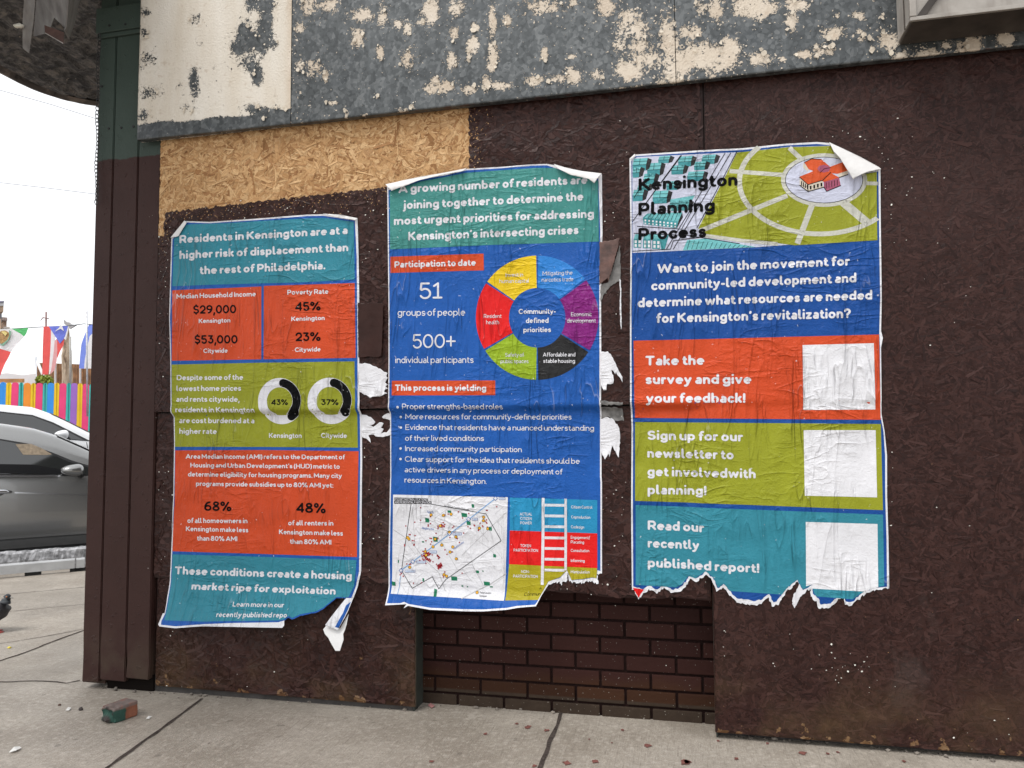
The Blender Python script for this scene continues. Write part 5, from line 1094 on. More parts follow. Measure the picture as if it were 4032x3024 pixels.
# torn sheet-metal duct poking out of the canopy
DUCT, dnt, dp = newmat('weathered_sheet_metal'); h = N(dnt); geo = h.n('ShaderNodeNewGeometry').outputs['Position']
n = h.noise(h.mapping(geo, (30, 30, 3)), 1.0, 5); c = h.ramp(n, [(.3, (.12, .11, .105)), (.6, (.21, .20, .19)), (.8, (.30, .29, .28))]); c = h.mix(h.step(h.noise(geo, 12, 4), .58, .7), c, (.10, .06, .045))
h.l(c, dp.inputs['Base Color']); dp.inputs['Metallic'].default_value = .5; dp.inputs['Roughness'].default_value = .5; h.l(h.bump(h.noise(geo, 14, 3), .5, .01), dp.inputs['Normal'])
dct = thing('metal_duct', 'torn and bent sheet metal duct hanging under the dark canopy', 'duct', D(180, 60, 3.35))
def plate(name, pts, mat, th=.004, label=None):
    """sheet-metal piece: photo outline with its own depth at every corner"""
    bm = bmesh.new(); P = [D(a, b, d) for a, b, d in pts]; nn = (P[1]-P[0]).cross(P[2]-P[0])
    if nn.dot(fw) < 0: nn = -nn
    slab(bm, P, nn, th); bmesh.ops.triangulate(bm, faces=bm.faces[:]); o = obj(name, bm, mat, dct)
    if label: o['label'] = label
d0 = crop(0, 0, .25316)
def dd(*a): return [(*d0(x, y), d) for x, y, d in a]
plate('side_strip', dd((385,-120,3.22),(558,-120,3.24),(525,300,3.26),(455,825,3.29),(352,745,3.28),(352,300,3.25)), DUCT)
plate('face_panel', dd((575,-120,3.30),(1060,-120,3.26),(1020,420,3.30),(990,420,3.30),(840,275,3.31),(790,420,3.32),(700,520,3.33),(520,560,3.34)), DUCT)
plate('corner_panel', dd((1062,-120,3.26),(1255,-120,3.42),(1150,350,3.40),(1060,600,3.36),(990,470,3.30),(1022,400,3.30)), DUCT)
plate('torn_flap', dd((690,390,3.30),(985,500,3.22),(972,665,3.20),(700,505,3.26)), flat('rust_red_metal', (.10, .055, .045), .6, .2, var=.3), label='rust-red torn flap at the hole')
plate('flap_edge', dd((700,505,3.258),(972,660,3.198),(972,676,3.197),(700,518,3.257)), flat('bare_bright_metal', (.5, .48, .45), .4, .5), .003)
lump('plastic_shred', 'crumpled pale shred caught beside the torn duct', 'litter', D(*d0(290, 430), 3.24), .016, .008, .012, flat('pale_shred', (.55, .52, .44), .6), 9, .6, rough=.7)

# ================================================================== metal cabinet at the upper right
CABM, cnt, cp = newmat('dull_painted_aluminium'); h = N(cnt); geo = h.n('ShaderNodeNewGeometry').outputs['Position']
n = h.noise(geo, 7, 6, .65); c = h.ramp(n, [(.3, (.28, .255, .225)), (.7, (.44, .41, .375))]); c = h.mix(h.math('MULTIPLY', h.step(h.noise(h.mapping(geo, (14, 14, 2)), 1, 5), .55, .75), .5), c, (.16, .13, .11))
h.l(c, cp.inputs['Base Color']); cp.inputs['Roughness'].default_value = .5; cp.inputs['Metallic'].default_value = .15; h.l(h.bump(n, .2, .01), cp.inputs['Normal'])
DKM = flat('dark_cabinet_metal', (.060, .048, .040), .6, .2, var=.35, scale=9)
pb = B(3535, 177, YF-.004); cx0 = pb.x; cz = pb.z; yb = YF-.006; yf = yb-.165
cab = thing('sign_cabinet', 'grey metal box fixed to the fascia at the upper right', 'cabinet', (cx0+.4, yb, cz))
bm = bmesh.new(); box(bm, cx0, 2.6, yf+.004, yb, cz+.006, cz+.70, bev=.002); obj('body', bm, CABM, cab)
bm = bmesh.new(); box(bm, cx0+.006, 2.598, yf+.006, yb-.002, cz-.002, cz+.005); obj('bottom_plate', bm, DKM, cab)  # bottom plate coloured darker than the box body
bm = bmesh.new(); box(bm, cx0-.002, 2.6, yf-.010, yf+.003, cz-.002, cz+.012, bev=.002); box(bm, cx0-.003, cx0+.018, yf-.012, yf+.003, cz+.013, cz+.70, bev=.002); obj('front_frame', bm, CABM, cab)
bm = bmesh.new(); slab(bm, [(cx0+.02, yf-.001, cz+.014), (cx0+.05, yf-.001, cz+.014), (cx0+.22, yf-.001, cz+.24), (cx0+.19, yf-.001, cz+.24)], (0, -1, 0), .006); obj('brace', bm, DKM, cab)
bm = bmesh.new(); box(bm, cx0-.004, cx0-.001, yf+.06, yf+.064, cz+.004, cz+.70); obj('side_seam', bm, DKM, cab)


# ================================================================== street behind the corner
RZ = -.165
# low pale kerb rails along the pavement edge
CONC = flat('pale_precast', (.50, .51, .52), .55, var=.1, scale=8, bump=.3)
def kerb_rail(name, label, pa, pb, zt, zb):
    A, Bp = G(*pa), G(*pb); ux = (Bp-A).normalized(); uy = Vector((-ux.y, ux.x, 0)); bm = bmesh.new(); L = (Bp-A).length
    prof = [(0, zb), (.0, zt-.012), (.010, zt), (.035, zt), (.042, zt-.01), (.042, zb)]
    ends = [[bm.verts.new(A+ux*s+uy*y+Vector((0, 0, z))) for y, z in prof] for s in (.003, L-.003)]
    for i in range(len(prof)): j = (i+1) % len(prof); bm.faces.new((ends[0][i], ends[1][i], ends[1][j], ends[0][j]))
    bm.faces.new(ends[0][::-1]); bm.faces.new(ends[1]); bmesh.ops.recalc_face_normals(bm, faces=bm.faces)
    o = obj(name, bm, CONC, None, A); tag(o, label, 'kerb rail', 'pale kerb rails at the pavement edge')
    bm = bmesh.new(); n = max(2, int(L/.8))
    for i in range(n):
        s = L*(i+.5)/n; P = [A+ux*(s+a)+uy*b for a, b in ((-.06, .008), (.06, .008), (.06, .036), (-.06, .036))]; slab(bm, [(p.x, p.y, .0) for p in P], (0, 0, 1), zb-.001)
    obj('foot', bm, flat('dark_foot', (.02, .02, .02), .9), o)
def onk(px, z0=0): return px
pe = G(296, 2252); 
kerb_rail('kerb_rail', 'long pale rail on the kerb behind the pigeon', (-420, 2317), (295, 2251.5), .112, .030)
kerb_rail('kerb_rail', 'short pale rail segment ending by the corner pillar', (298, 2251.2), (334, 2248), .112, .030)

# rough stone edging lying just behind the rails
EDG = flat('rough_grey_stone', (.30, .30, .31), .6, var=.55, scale=26, bump=1.0, bscale=40)
A, Bp = G(-420, 2300), G(350, 2238); ux = (Bp-A).normalized(); uy = Vector((-ux.y, ux.x, 0)); L = (Bp-A).length; bm = bmesh.new(); n = int(L/.02); prev = None
for i in range(n+1):
    s = L*i/n; ring_ = []
    for y, z in ((.0, .0), (.0, .10), (.01, .165), (.05, .185), (.10, .17), (.12, .0)):
        p = A+ux*s+uy*(y+.055)+Vector((0, 0, z)); q = noise.noise(p*16)*.012+noise.noise(p*45)*.007; ring_.append(bm.verts.new(p+Vector((0, 0, q if z > .05 else 0))-uy*q*(z > .05)))
    if prev:
        for k in range(5): bm.faces.new((prev[k], ring_[k], ring_[k+1], prev[k+1]))
    prev = ring_
bmesh.ops.recalc_face_normals(bm, faces=bm.faces); tag(obj('stone_edging', bm, EDG, None, A), 'rough grey stone edging between the pale kerb rails and the silver car', 'edging')

# ---- cars
CGLASS, gnt, gp = newmat('car_glass'); gp.inputs['Base Color'].default_value = (.012, .014, .014, 1); gp.inputs['Roughness'].default_value = .04; gp.inputs['Specular IOR Level'].default_value = .9; gp.inputs['IOR'].default_value = 1.62
CHROME = flat('chrome', (.75, .76, .78), .18, 1.0, var=0); BLKP = flat('black_trim', (.012, .012, .013), .45, var=0); TYRE = flat('tyre_rubber', (.016, .016, .016), .8, var=.2); RIM = flat('alloy_rim', (.45, .46, .47), .3, .8, var=0)
LAMPR = flat('tail_lamp', (.35, .01, .01), .2, var=0); LAMPC = flat('head_lamp', (.6, .62, .65), .1, .3, var=0)
def car(name, label, P0, az, paint, top, belt, sill, win, rear, tag_mir, Wc=.90, extras=None):
    root = thing(name, label, 'car', Vector((P0.x, P0.y, RZ))); root.rotation_euler = (0, 0, az)
    M = Matrix.Translation((P0.x, P0.y, RZ)) @ Matrix.Rotation(az, 4, 'Z')
    def part(nm, bm, mats, smooth=False, parent=root):
        me = bpy.data.meshes.new(nm); bm.to_mesh(me); bm.free()
        if smooth:
            for p in me.polygons: p.use_smooth = True
        return link(nm, me, mats, parent)
    def bz(s): return np.interp(s, [b[0] for b in belt], [b[1] for b in belt])
    def tz(s): return np.interp(s, [b[0] for b in top], [b[1] for b in top])
    def off(s, z):                                  # inward offset of the side skin from the widest plane
        b = bz(s); nose = .16*sstep((s-1.3)/.9)+.10*sstep((-1.9-s)/.9)
        if z <= b: return nose + np.interp(z, [sill, sill+.13, sill+.40, b-.16, b-.08, b], [.07, .02, .0, .012, .016, .040])
        return nose + .040+(z-b)*.40
    S = np.linspace(top[0][0], top[-1][0], 90); bm = bmesh.new(); rings = []
    for s in S:
        zt = tz(s); b = min(bz(s), zt-.05); zs_ = [sill, sill+.05, sill+.13, sill+.25, sill+.40, b-.16, b-.12, b-.08, b-.04, b]
        ring_ = [(off(s, z), z) for z in sorted(zs_)]
        ze = max(b+.01, zt-.07)
        for k in range(1, 5): z = b+(ze-b)*k/4; ring_.append((off(s, z), z))
        o_ = off(s, ze); ring_ += [(o_+.035, ze+(zt-ze)*.45), (o_+.12, ze+(zt-ze)*.8), (min(.6, o_+.3), zt-.006), (Wc, zt)]
        full = ring_ + [(2*Wc-y, z) for y, z in ring_[-2::-1]]
        rings.append([bm.verts.new((s, y, z)) for y, z in full])
    for a, b_ in zip(rings[:-1], rings[1:]):
        for i in range(len(a)-1): bm.faces.new((a[i], b_[i], b_[i+1], a[i+1]))
        bm.faces.new((a[-1], b_[-1], b_[0], a[0]))
    bm.faces.new(rings[0]); bm.faces.new(rings[-1][::-1]); bmesh.ops.recalc_face_normals(bm, faces=bm.faces)
    part('body', bm, paint, True)
    def skin(pts, lift=.004, far=False, nz=8):
        bm = bmesh.new(); vs = [bm.verts.new((s, 0, z)) for s, z in pts]; bm.faces.new(vs); bmesh.ops.triangulate(bm, faces=bm.faces[:])
        x0, x1 = min(p[0] for p in pts), max(p[0] for p in pts)
        for ax, st in ((0, .06), (2, .04)):
            lo = min(p[0 if ax == 0 else 1] for p in pts); hi = max(p[0 if ax == 0 else 1] for p in pts); k = lo+st
            while k < hi:
                co = [0, 0, 0]; co[ax] = k; no = [0, 0, 0]; no[ax] = 1; bmesh.ops.bisect_plane(bm, geom=bm.verts[:]+bm.edges[:]+bm.faces[:], plane_co=co, plane_no=no); k += st
        for v in bm.verts:
            y = off(v.co.x, v.co.z)-lift; v.co.y = 2*Wc-y if far else y
        for f in bm.faces:
            f.normal_update()
            if (f.normal.y > 0) != far: f.normal_flip()
        return bm
    for far in (False, True):
        for w_ in win:
            part('window_trim', skin([(s, z) for s, z in w_[1]], .003, far), BLKP)
            part('window', skin(w_[0], .006, far), CGLASS, True)
    # windscreen
    bm = bmesh.new(); rows = []
    i0 = [s for s in np.linspace(rear[0], rear[1], 10)]
    for s in i0:
        zt = tz(s)+.006; e = off(s, max(bz(s), zt-.08))+.10; rows.append([bm.verts.new((s, y, zt-(.012 if k in (0, 8) else 0))) for k, y in enumerate(np.linspace(e, 2*Wc-e, 9))])
    for a, b_ in zip(rows[:-1], rows[1:]):
        for k in range(8): bm.faces.new((a[k], b_[k], b_[k+1], a[k+1]))
    bmesh.ops.recalc_face_normals(bm, faces=bm.faces); part('windscreen', bm, CGLASS, True)
    # wheels
    for sx in (rear[2], rear[3]):
        for y0 in (.03, 2*Wc-.25):
            bm = bmesh.new(); R1 = .33; tube(bm, [(sx, y0, R1), (sx, y0+.02, R1), (sx, y0+.20, R1), (sx, y0+.22, R1)], [R1-.02, R1, R1, R1-.02], 32); wh = part('wheel', bm, TYRE)
            bm = bmesh.new(); tube(bm, [(sx, y0-.006, R1), (sx, y0+.226, R1)], .21, 28); part('rim', bm, RIM, False, wh)
    # mirror
    for far in (False, True):
        (ms, mz), (mw, mh) = tag_mir; bm = bmesh.new(); bmesh.ops.create_icosphere(bm, subdivisions=3, radius=1)
        yb_ = off(ms, mz); sg = -1
        for v in bm.verts:
            x, y, z = v.co; x = math.copysign(abs(x)**.7, x)
            cx_, cy_, cz_ = ms+x*mw*(1 if x < 0 else .95), yb_-.14+y*.085, mz+z*mh*(.9+.25*x)
            v.co = (cx_, cy_ if not far else 2*Wc-cy_, cz_)
        mi = part('side_mirror', bm, paint, True)
        bm = bmesh.new(); yy = [yb_-.08, yb_+.03]; yy = yy if not far else [2*Wc-q for q in yy]
        tube(bm, [(ms+.06, yy[0], mz-mh*.75), (ms+.10, yy[1], mz-mh*1.05)], .028, 10); part('mirror_arm', bm, BLKP, False, mi)
    if extras: extras(part, skin, off, tz, bz)
    return root
SILV, q_, sp_ = newmat('silver_grey_car_paint'); sp_.inputs['Base Color'].default_value = (.30, .30, .295, 1); sp_.inputs['Metallic'].default_value = .75; sp_.inputs['Roughness'].default_value = .26; sp_.inputs['Coat Weight'].default_value = .8; sp_.inputs['Coat Roughness'].default_value = .04
WPNT, q_, sp_ = newmat('white_car_paint'); sp_.inputs['Base Color'].default_value = (.80, .81, .82, 1); sp_.inputs['Roughness'].default_value = .3; sp_.inputs['Coat Weight'].default_value = .8; sp_.inputs['Coat Roughness'].default_value = .04
Pc = G(165, 2172, .05)
def silver_extras(part, skin, off, tz, bz):
    part('belt_trim', skin([(-1.25, .975), (.14, .930), (.14, .950), (-1.25, .998)], .010), CHROME)
    def strip(pts, lift, mat, nm): part(nm, skin(pts, lift), mat)
    strip([(-.24, .790), (1.3, .655), (1.3, .668), (-.24, .803)], .006, CHROME, 'crease_highlight')  # bright strip stands in for the highlight along the door crease
    strip([(-1.5, .255), (1.15, .262), (1.15, .345), (-1.5, .338)], .006, flat('grey_sill_trim', (.12, .12, .118), .35, .3, var=.05), 'sill_trim')
    strip([(-1.5, .183), (1.15, .186), (1.15, .255), (-1.5, .250)], .012, BLKP, 'rocker_panel')
    strip([(-1.5, .345), (1.15, .350), (1.15, .357), (-1.5, .352)], .004, BLKP, 'door_gap')
    strip([(-.46, .35), (-.455, .97), (-.447, .97), (-.452, .35)], .004, BLKP, 'door_gap')
    strip([(.86, .36), (.70, .92), (.709, .92), (.869, .36)], .004, BLKP, 'door_gap')
    strip([(-.245, 1.262), (-.113, 1.262), (-.02, 1.215), (.065, 1.156), (.02, 1.150), (-.180, 1.157)], .0085, flat('tan_sun_visor', (.30, .235, .165), .7, var=.25, scale=40), 'sun_visor')
    strip([(-.44, .99), (.15, .958), (.30, .950), (.22, .985), (-.10, 1.06), (-.44, 1.075)], .0078, flat('dark_cabin', (.006, .006, .007), .3, spec=.2, var=0), 'cabin_shade')  # black sheet over the glass stands in for the unlit lower cabin
    for sx in (-.42,):
        bm = bmesh.new(); y = off(sx, .81)
        tube(bm, [(sx-.10, y-.004, .825), (sx-.07, y-.035, .823), (sx+.10, y-.038, .812), (sx+.155, y-.004, .803)], [.012, .021, .021, .010], 12); hd_ = part('door_handle', bm, CHROME, True)
        bm = bmesh.new(); bmesh.ops.create_uvsphere(bm, u_segments=16, v_segments=8, radius=1)
        for v in bm.verts: v.co = (sx+v.co.x*.095, y-.003+v.co.y*.006, .795+v.co.z*.035)
        part('handle_recess_shade', bm, flat('shadow_paint', (.16, .16, .16), .3, .6, var=0), True, hd_)  # darker ellipse paints the shade of the recess behind the handle
car('silver_car', 'dark silver car with a chrome belt line passing at the kerb', Pc, AZ, SILV,
    [(-2.75, .70), (-2.70, .98), (-2.3, 1.10), (-1.9, 1.15), (-1.3, 1.41), (-.8, 1.48), (-.37, 1.475), (-.1, 1.43), (.1, 1.36), (.37, 1.22), (.60, 1.09), (.82, .985), (1.3, .92), (1.8, .80), (2.02, .66), (2.08, .45)],
    [(-2.75, .90), (-1.5, 1.00), (-.37, .985), (.15, .945), (.75, .93), (2.1, .62)], .19,
    [([(-.44, .985), (.15, .952), (.62, .938), (.22, 1.075), (.075, 1.150), (-.15, 1.250), (-.44, 1.315)], [(-.47, .975), (.15, .942), (.70, .925), (.24, 1.090), (.085, 1.166), (-.15, 1.268), (-.47, 1.335)]),
     ([(-.52, .990), (-.52, 1.325), (-.85, 1.335), (-1.25, 1.24), (-1.50, 1.06), (-1.45, 1.015)], [(-.49, .978), (-.49, 1.335), (-.85, 1.350), (-1.28, 1.25), (-1.56, 1.06), (-1.50, 1.005)])],
    (.12, .78, -1.75, 1.32), ((.235, 1.0), (.105, .062)), extras=silver_extras)
def white_extras(part, skin, off, tz, bz):
    part('door_gap', skin([(.74, .5), (.62, 1.26), (.628, 1.26), (.748, .5)], .004), BLKP)
Pw = Pc + kn*2.9
car('white_car', 'tall white car with dark windows in the lane beyond the silver one', Pw, AZ, WPNT,
    [(-2.9, .80), (-2.85, 1.30), (-2.5, 1.72), (-1.9, 1.80), (-.9, 1.80), (-.36, 1.775), (0, 1.745), (.2, 1.665), (.4, 1.56), (.64, 1.42), (.95, 1.29), (1.5, 1.20), (1.9, 1.06), (2.1, .85), (2.15, .5)],
    [(-2.9, 1.30), (-.36, 1.36), (.56, 1.275), (.95, 1.23), (2.15, .85)], .28,
    [([(-.36, 1.385), (.20, 1.335), (.60, 1.285), (.47, 1.365), (.23, 1.505), (0, 1.605), (-.36, 1.650)], [(-.39, 1.37), (.20, 1.32), (.68, 1.27), (.49, 1.38), (.24, 1.525), (0, 1.625), (-.39, 1.672)]),
     ([(-.44, 1.39), (-.44, 1.655), (-1.3, 1.67), (-1.45, 1.41)], [(-.41, 1.375), (-.41, 1.672), (-1.33, 1.69), (-1.50, 1.395)])],
    (.22, .92, -1.8, 1.35), ((.325, 1.365), (.085, .062)), Wc=.95, extras=white_extras)

# ---- rainbow fence
FP0 = D(0, 1508, 14.0); FAZ = R_(31.6); fdir = Vector((math.cos(FAZ), math.sin(FAZ), 0)); fn_ = Vector((-fdir.y, fdir.x, 0))
FC = {'blue': (.035, .30, .82), 'yellow': (.90, .58, .012), 'pink': (.86, .055, .20), 'teal': (.055, .50, .46), 'orange': (.90, .29, .022), 'purple': (.36, .15, .56)}
FM = {k: flat('picket_'+k, v, .55, var=.06, scale=5) for k, v in FC.items()}
fen = thing('picket_fence', 'tall fence of rainbow coloured vertical boards across the street', 'fence', (FP0.x, FP0.y, RZ))
seq = [('blue',0,100),('yellow',103,190),('pink',192,306),('teal',311,385),('orange',390,503),('yellow',506,586),('pink',590,700),('teal',704,777),('blue',780,886),('yellow',889,971),('pink',975,1085),('teal',1090,1158),('purple',1161,1265),('yellow',1269,1350),('pink',1353,1456),('teal',1460,1530),('blue',1535,1640),('yellow',1645,1730)]
pre = [('purple',-110,-4),('yellow',-195,-114),('teal',-270,-199),('pink',-385,-274),('orange',-500,-389)]
post = []; q_ = 1735
for i in range(20):
    nm = ('pink', 'teal', 'purple', 'yellow', 'orange', 'blue')[i % 6]; w_ = (104, 74, 96, 82)[i % 4]; post.append((nm, q_, q_+w_)); q_ += w_+5
for nm, a, b in pre[::-1]+seq+post:
    ya = 1480+.2411*(100+.018*a); P = [vplane(q*.2411, ya, FP0, FAZ) for q in (a, b)]; zt = P[0].z+random.uniform(-.006, .006); bm = bmesh.new()
    L = (P[1]-P[0]).length; pts = [(0, RZ), (L, RZ), (L, zt-.05), (L-.012, zt-.012), (L-.05, zt), (.05, zt), (.012, zt-.012), (0, zt-.05)]
    if nm == 'orange' and a == -500: RA = P[0].copy()
    RB = P[1].copy()
    slab(bm, [(P[0].x+fdir.x*s, P[0].y+fdir.y*s, z) for s, z in pts], fn_, .022); obj('picket', bm, FM[nm], fen)
bm = bmesh.new()
for z in (.4, 1.7):
    slab(bm, [(q.x+fn_.x*.024, q.y+fn_.y*.024, zz_) for q, zz_ in ((RA, z), (RB, z), (RB, z+.09), (RA, z+.09))], fn_, .04)
obj('rail', bm, flat('fence_rail_wood', (.4, .3, .2), .8), fen)

# ---- behind the fence
fb = crop(0, 1150, .18083)
def card(name, polys, mat, dep, th, parent=None, label=None, cat=None, sub=0, wav=0.0, kind=None):
    bm = bmesh.new()
    for pl in polys: slab(bm, [D(*p, dep) for p in pl], fw, th)
    bmesh.ops.triangulate(bm, faces=bm.faces[:])
    if wav:
        bmesh.ops.subdivide_edges(bm, edges=bm.edges[:], cuts=2, use_grid_fill=True)
        for v in bm.verts: v.co += fw*wav*math.sin(v.co.x*19+v.co.z*4)
    c = D(*polys[0][0], dep); o = obj(name, bm, mat, parent, None if parent else c)
    if label: tag(o, label, cat)
    return o
WF = flat('weathered_wood_fence', (.26, .13, .06), .8, var=.3, scale=7); WPALE = flat('pale_fabric', (.74, .72, .71), .75, var=.04, scale=3)
wf = thing('wooden_fence', 'plain brown board fence behind the rainbow fence', 'fence', D(240, 1500, 18.5))
for i in range(22):
    a = 142+i*11; card('board', [[(a, 1428+i*.4), (a+9.6, 1428.4+i*.4), (a+9.6, 1560), (a, 1560)]], WF, 18.5, .03, wf)
card('post', [[(214, 1432), (218, 1432), (218, 1560), (214, 1560)]], WPALE, 18.4, .05, wf); card('post', [[(312, 1440), (316, 1440), (316, 1560), (312, 1560)]], WPALE, 18.4, .05, wf)
tent = thing('market_tent', 'white fabric tent roof behind the rainbow fence', 'tent', D(60, 1500, 17.0))
def t3(px, py, d): return D(px, py, d)
bm = bmesh.new(); A = [t3(-60, 1402, 17), t3(36, 1407, 17), t3(80, 1406, 17), t3(137, 1404, 17)]; Bq = [t3(-60, 1478, 16.2), t3(30, 1470, 16.2), t3(88, 1478, 16.2), t3(141, 1472, 16.2)]; Cq = [t3(-60, 1560, 16.2), t3(30, 1560, 16.2), t3(88, 1560, 16.2), t3(141, 1560, 16.2)]
rows = [[bm.verts.new(p) for p in R] for R in (A, Bq, Cq)]
for a, b in zip(rows[:-1], rows[1:]):
    for k in range(3): bm.faces.new((a[k], a[k+1], b[k+1], b[k]))
bmesh.ops.recalc_face_normals(bm, faces=bm.faces)
o = obj('roof_fabric', bm, WPALE, tent); o.modifiers.new('t', 'SOLIDIFY').thickness = .01
bm = bmesh.new(); tube(bm, [t3(139, 1404, 17.02), t3(140, 1570, 17.0)], .03, 8); obj('tent_pole', bm, CHROME, tent)
card('wood_beam', [[(-30, 1492), (86, 1491), (86, 1506), (-30, 1508)]], flat('orange_wood_beam', (.55, .30, .12), .7, var=.25, scale=6), 15.0, .08, None, 'tan wooden beam above the fence under the tent', 'beam')
bm = bmesh.new(); tube(bm, [D(147, 1425, 15.5), D(183, 1510, 15.3)], .028, 8); tag(obj('white_pole', bm, WPALE, None, D(183, 1510, 15.3)), 'slanted white pole leaning against the rainbow fence', 'pole')
# tree trunk with a ragged top
BARK, bnt, bp_ = newmat('pale_bark'); h = N(bnt); geo = h.n('ShaderNodeNewGeometry').outputs['Position']; n = h.noise(h.mapping(geo, (9, 9, 2.2)), 1, 6, .65)
h.l(h.ramp(n, [(.38, (.16, .11, .07)), (.5, (.48, .38, .27)), (.7, (.68, .58, .45))]), bp_.inputs['Base Color']); bp_.inputs['Roughness'].default_value = .9; h.l(h.bump(n, 1, .04), bp_.inputs['Normal'])
tr = thing('tree_trunk', 'bare pale tree trunk cut off above the rainbow fence', 'tree', D(265, 1640, 16.5))
bm = bmesh.new(); pts = [(267, 1700), (265, 1560), (264, 1480), (262, 1400), (261, 1365), (263, 1335), (267, 1300), (270, 1284)]; tube(bm, [D(a, b, 16.5) for a, b in pts], [.12, .105, .098, .092, .085, .07, .035, .015], 14)
bmesh.ops.subdivide_edges(bm, edges=bm.edges[:], cuts=1)
for v in bm.verts: v.co += Vector((noise.noise(v.co*5), noise.noise(v.co*5+Vector((3, 3, 3))), 0))*.03
obj('trunk', bm, BARK, tr)
bm = bmesh.new(); tube(bm, [D(277, 1560, 16.4), D(277, 1325, 16.4)], .020, 8); tag(obj('grey_post', bm, flat('grey_post', (.42, .41, .38), .8), None, D(277, 1560, 16.4)), 'thin grey post standing beside the pale tree trunk', 'post')
card('awning', [[fb(1380,600), fb(1450,660), fb(1490,653), fb(1545,700), fb(1662,715), fb(1520,802), fb(1480,742), fb(1400,703)]], flat('grey_awning', (.40, .39, .39), .7), 16.9, .05, None, 'small grey pointed awning behind the top of the trunk', 'awning')
# flags on a cord
FR = flat('flag_red', (.78, .10, .09), .7, var=.08, scale=4); FW = flat('flag_white', (.80, .78, .78), .7, var=.04); FB = flat('flag_blue', (.16, .20, .68), .7, var=.08); FG = flat('flag_green', (.10, .50, .16), .7, var=.06); FLB = flat('flag_light_blue', (.20, .28, .78), .7, var=.08)
def flag(label, pieces, dep, loc):
    t = thing('flag', label, 'flag', D(*loc, dep), 'flags hung along a cord across the street')
    for nm, pl, mt, dz in pieces: card(nm, [[fb(*p) for p in pl]], mt, dep-dz, .006, t, wav=.012)
flag('green white and red flag with a round emblem hanging aslant', [
 ('green_band', [(265,800),(620,785),(572,900),(515,965),(430,900)], FG, 0), ('white_band', [(-420,830),(265,800),(430,900),(515,965),(400,1100),(230,1302),(40,1245),(-300,1130)], FW, 0), ('red_band', [(-300,1135),(40,1247),(228,1304),(120,1530),(70,1659),(0,1820),(-380,1700)], FR, 0),
 ('emblem', [(-60,900),(20,840),(110,835),(190,880),(215,940),(170,1030),(90,1090),(30,1130),(-40,1080)], flat('emblem_brown', (.42, .25, .10), .7, var=.35, scale=30), .02), ('emblem_wreath', [(200,830),(245,850),(240,930),(180,1050),(60,1170),(-20,1150),(40,1125),(160,1035),(210,940)], flat('emblem_green', (.22, .40, .28), .7, var=.2), .03), ('emblem_centre', [(10,860),(100,850),(160,900),(110,960),(60,905)], flat('emblem_gold', (.70, .58, .22), .7, var=.2), .035)], 14.8, (60, 1300))
flag('flag of red and white bands with a blue triangle and white star', [
 ('red_band', [(945,752),(1040,745),(1107,775),(1096,1100),(1076,1659),(1050,1795),(912,1795),(930,1500),(942,1100)], FR, 0), ('white_band', [(1105,800),(1215,960),(1190,1060),(1150,1400),(1120,1659),(1095,1790),(1072,1790),(1096,1100)], FW, 0), ('red_band', [(1192,1060),(1250,1010),(1252,1280),(1222,1500),(1180,1700),(1105,1785),(1150,1400)], flat('flag_pale_red', (.74, .36, .36), .7, var=.06), .01),
 ('blue_triangle', [(1058,748),(1482,740),(1400,1000),(1310,1122),(1225,985)], FB, .02), ('red_band', [(1248,1030),(1310,1124),(1392,1015),(1385,1150),(1292,1330),(1242,1440)], FR, .01), ('white_band', [(1482,740),(1498,770),(1420,1040),(1385,1005)], FW, .02), ('star', [(1200,862),(1290,770),(1300,700),(1345,740),(1382,845),(1310,800)], FW, .04)], 14.6, (220, 1284))
flag('blue and white flag half hidden by the corner pillar', [
 ('blue_band', [(1930,712),(2030,705),(2030,880),(1942,960),(1900,1200),(1850,1500),(1835,1665),(1715,1665),(1730,1500),(1780,1130),(1870,840)], FLB, 0), ('white_band', [(2030,882),(2040,1665),(1836,1665),(1850,1500),(1900,1200),(1942,962)], FW, 0)], 14.7, (350, 1280))
bm = bmesh.new(); tube(bm, [D(-120, 1302, 14.9), D(0, 1297, 14.9), D(60, 1294, 14.9), D(150, 1288, 14.8), D(270, 1283, 14.7), D(330, 1275, 14.7), D(420, 1283, 14.7)], .008, 6); tag(obj('thin_cord', bm, flat('dark_cord', (.09, .10, .10), .8), None, D(0, 1297, 14.9)), 'thin dark cord that carries the three flags', 'cord')
bm = bmesh.new(); tube(bm, [D(344, 1640, 14.2), D(341, 1225, 14.2)], .016, 10); tag(obj('flag_pole', bm, flat('grey_metal_pole', (.50, .50, .52), .4, .4), None, D(344, 1640, 14.2)), 'slim grey metal pole in front of the blue flag', 'pole')
# utility pole
up = thing('utility_pole', 'distant brown utility pole with a crossarm above the flags', 'utility pole', D(178, 1700, 40)); bm = bmesh.new(); tube(bm, [D(176, 1760, 40), D(182, 1228, 40)], [.06, .045], 8); UP = flat('faded_pole_wood', (.30, .20, .19), .9); obj('pole', bm, UP, up)
bm = bmesh.new(); tube(bm, [D(168, 1250, 39.9), D(192, 1255, 39.9)], .03, 6); tube(bm, [D(160, 1262, 39.9), D(165, 1255, 39.9), D(170, 1252, 39.9)], .022, 6); obj('crossarm', bm, UP, up)
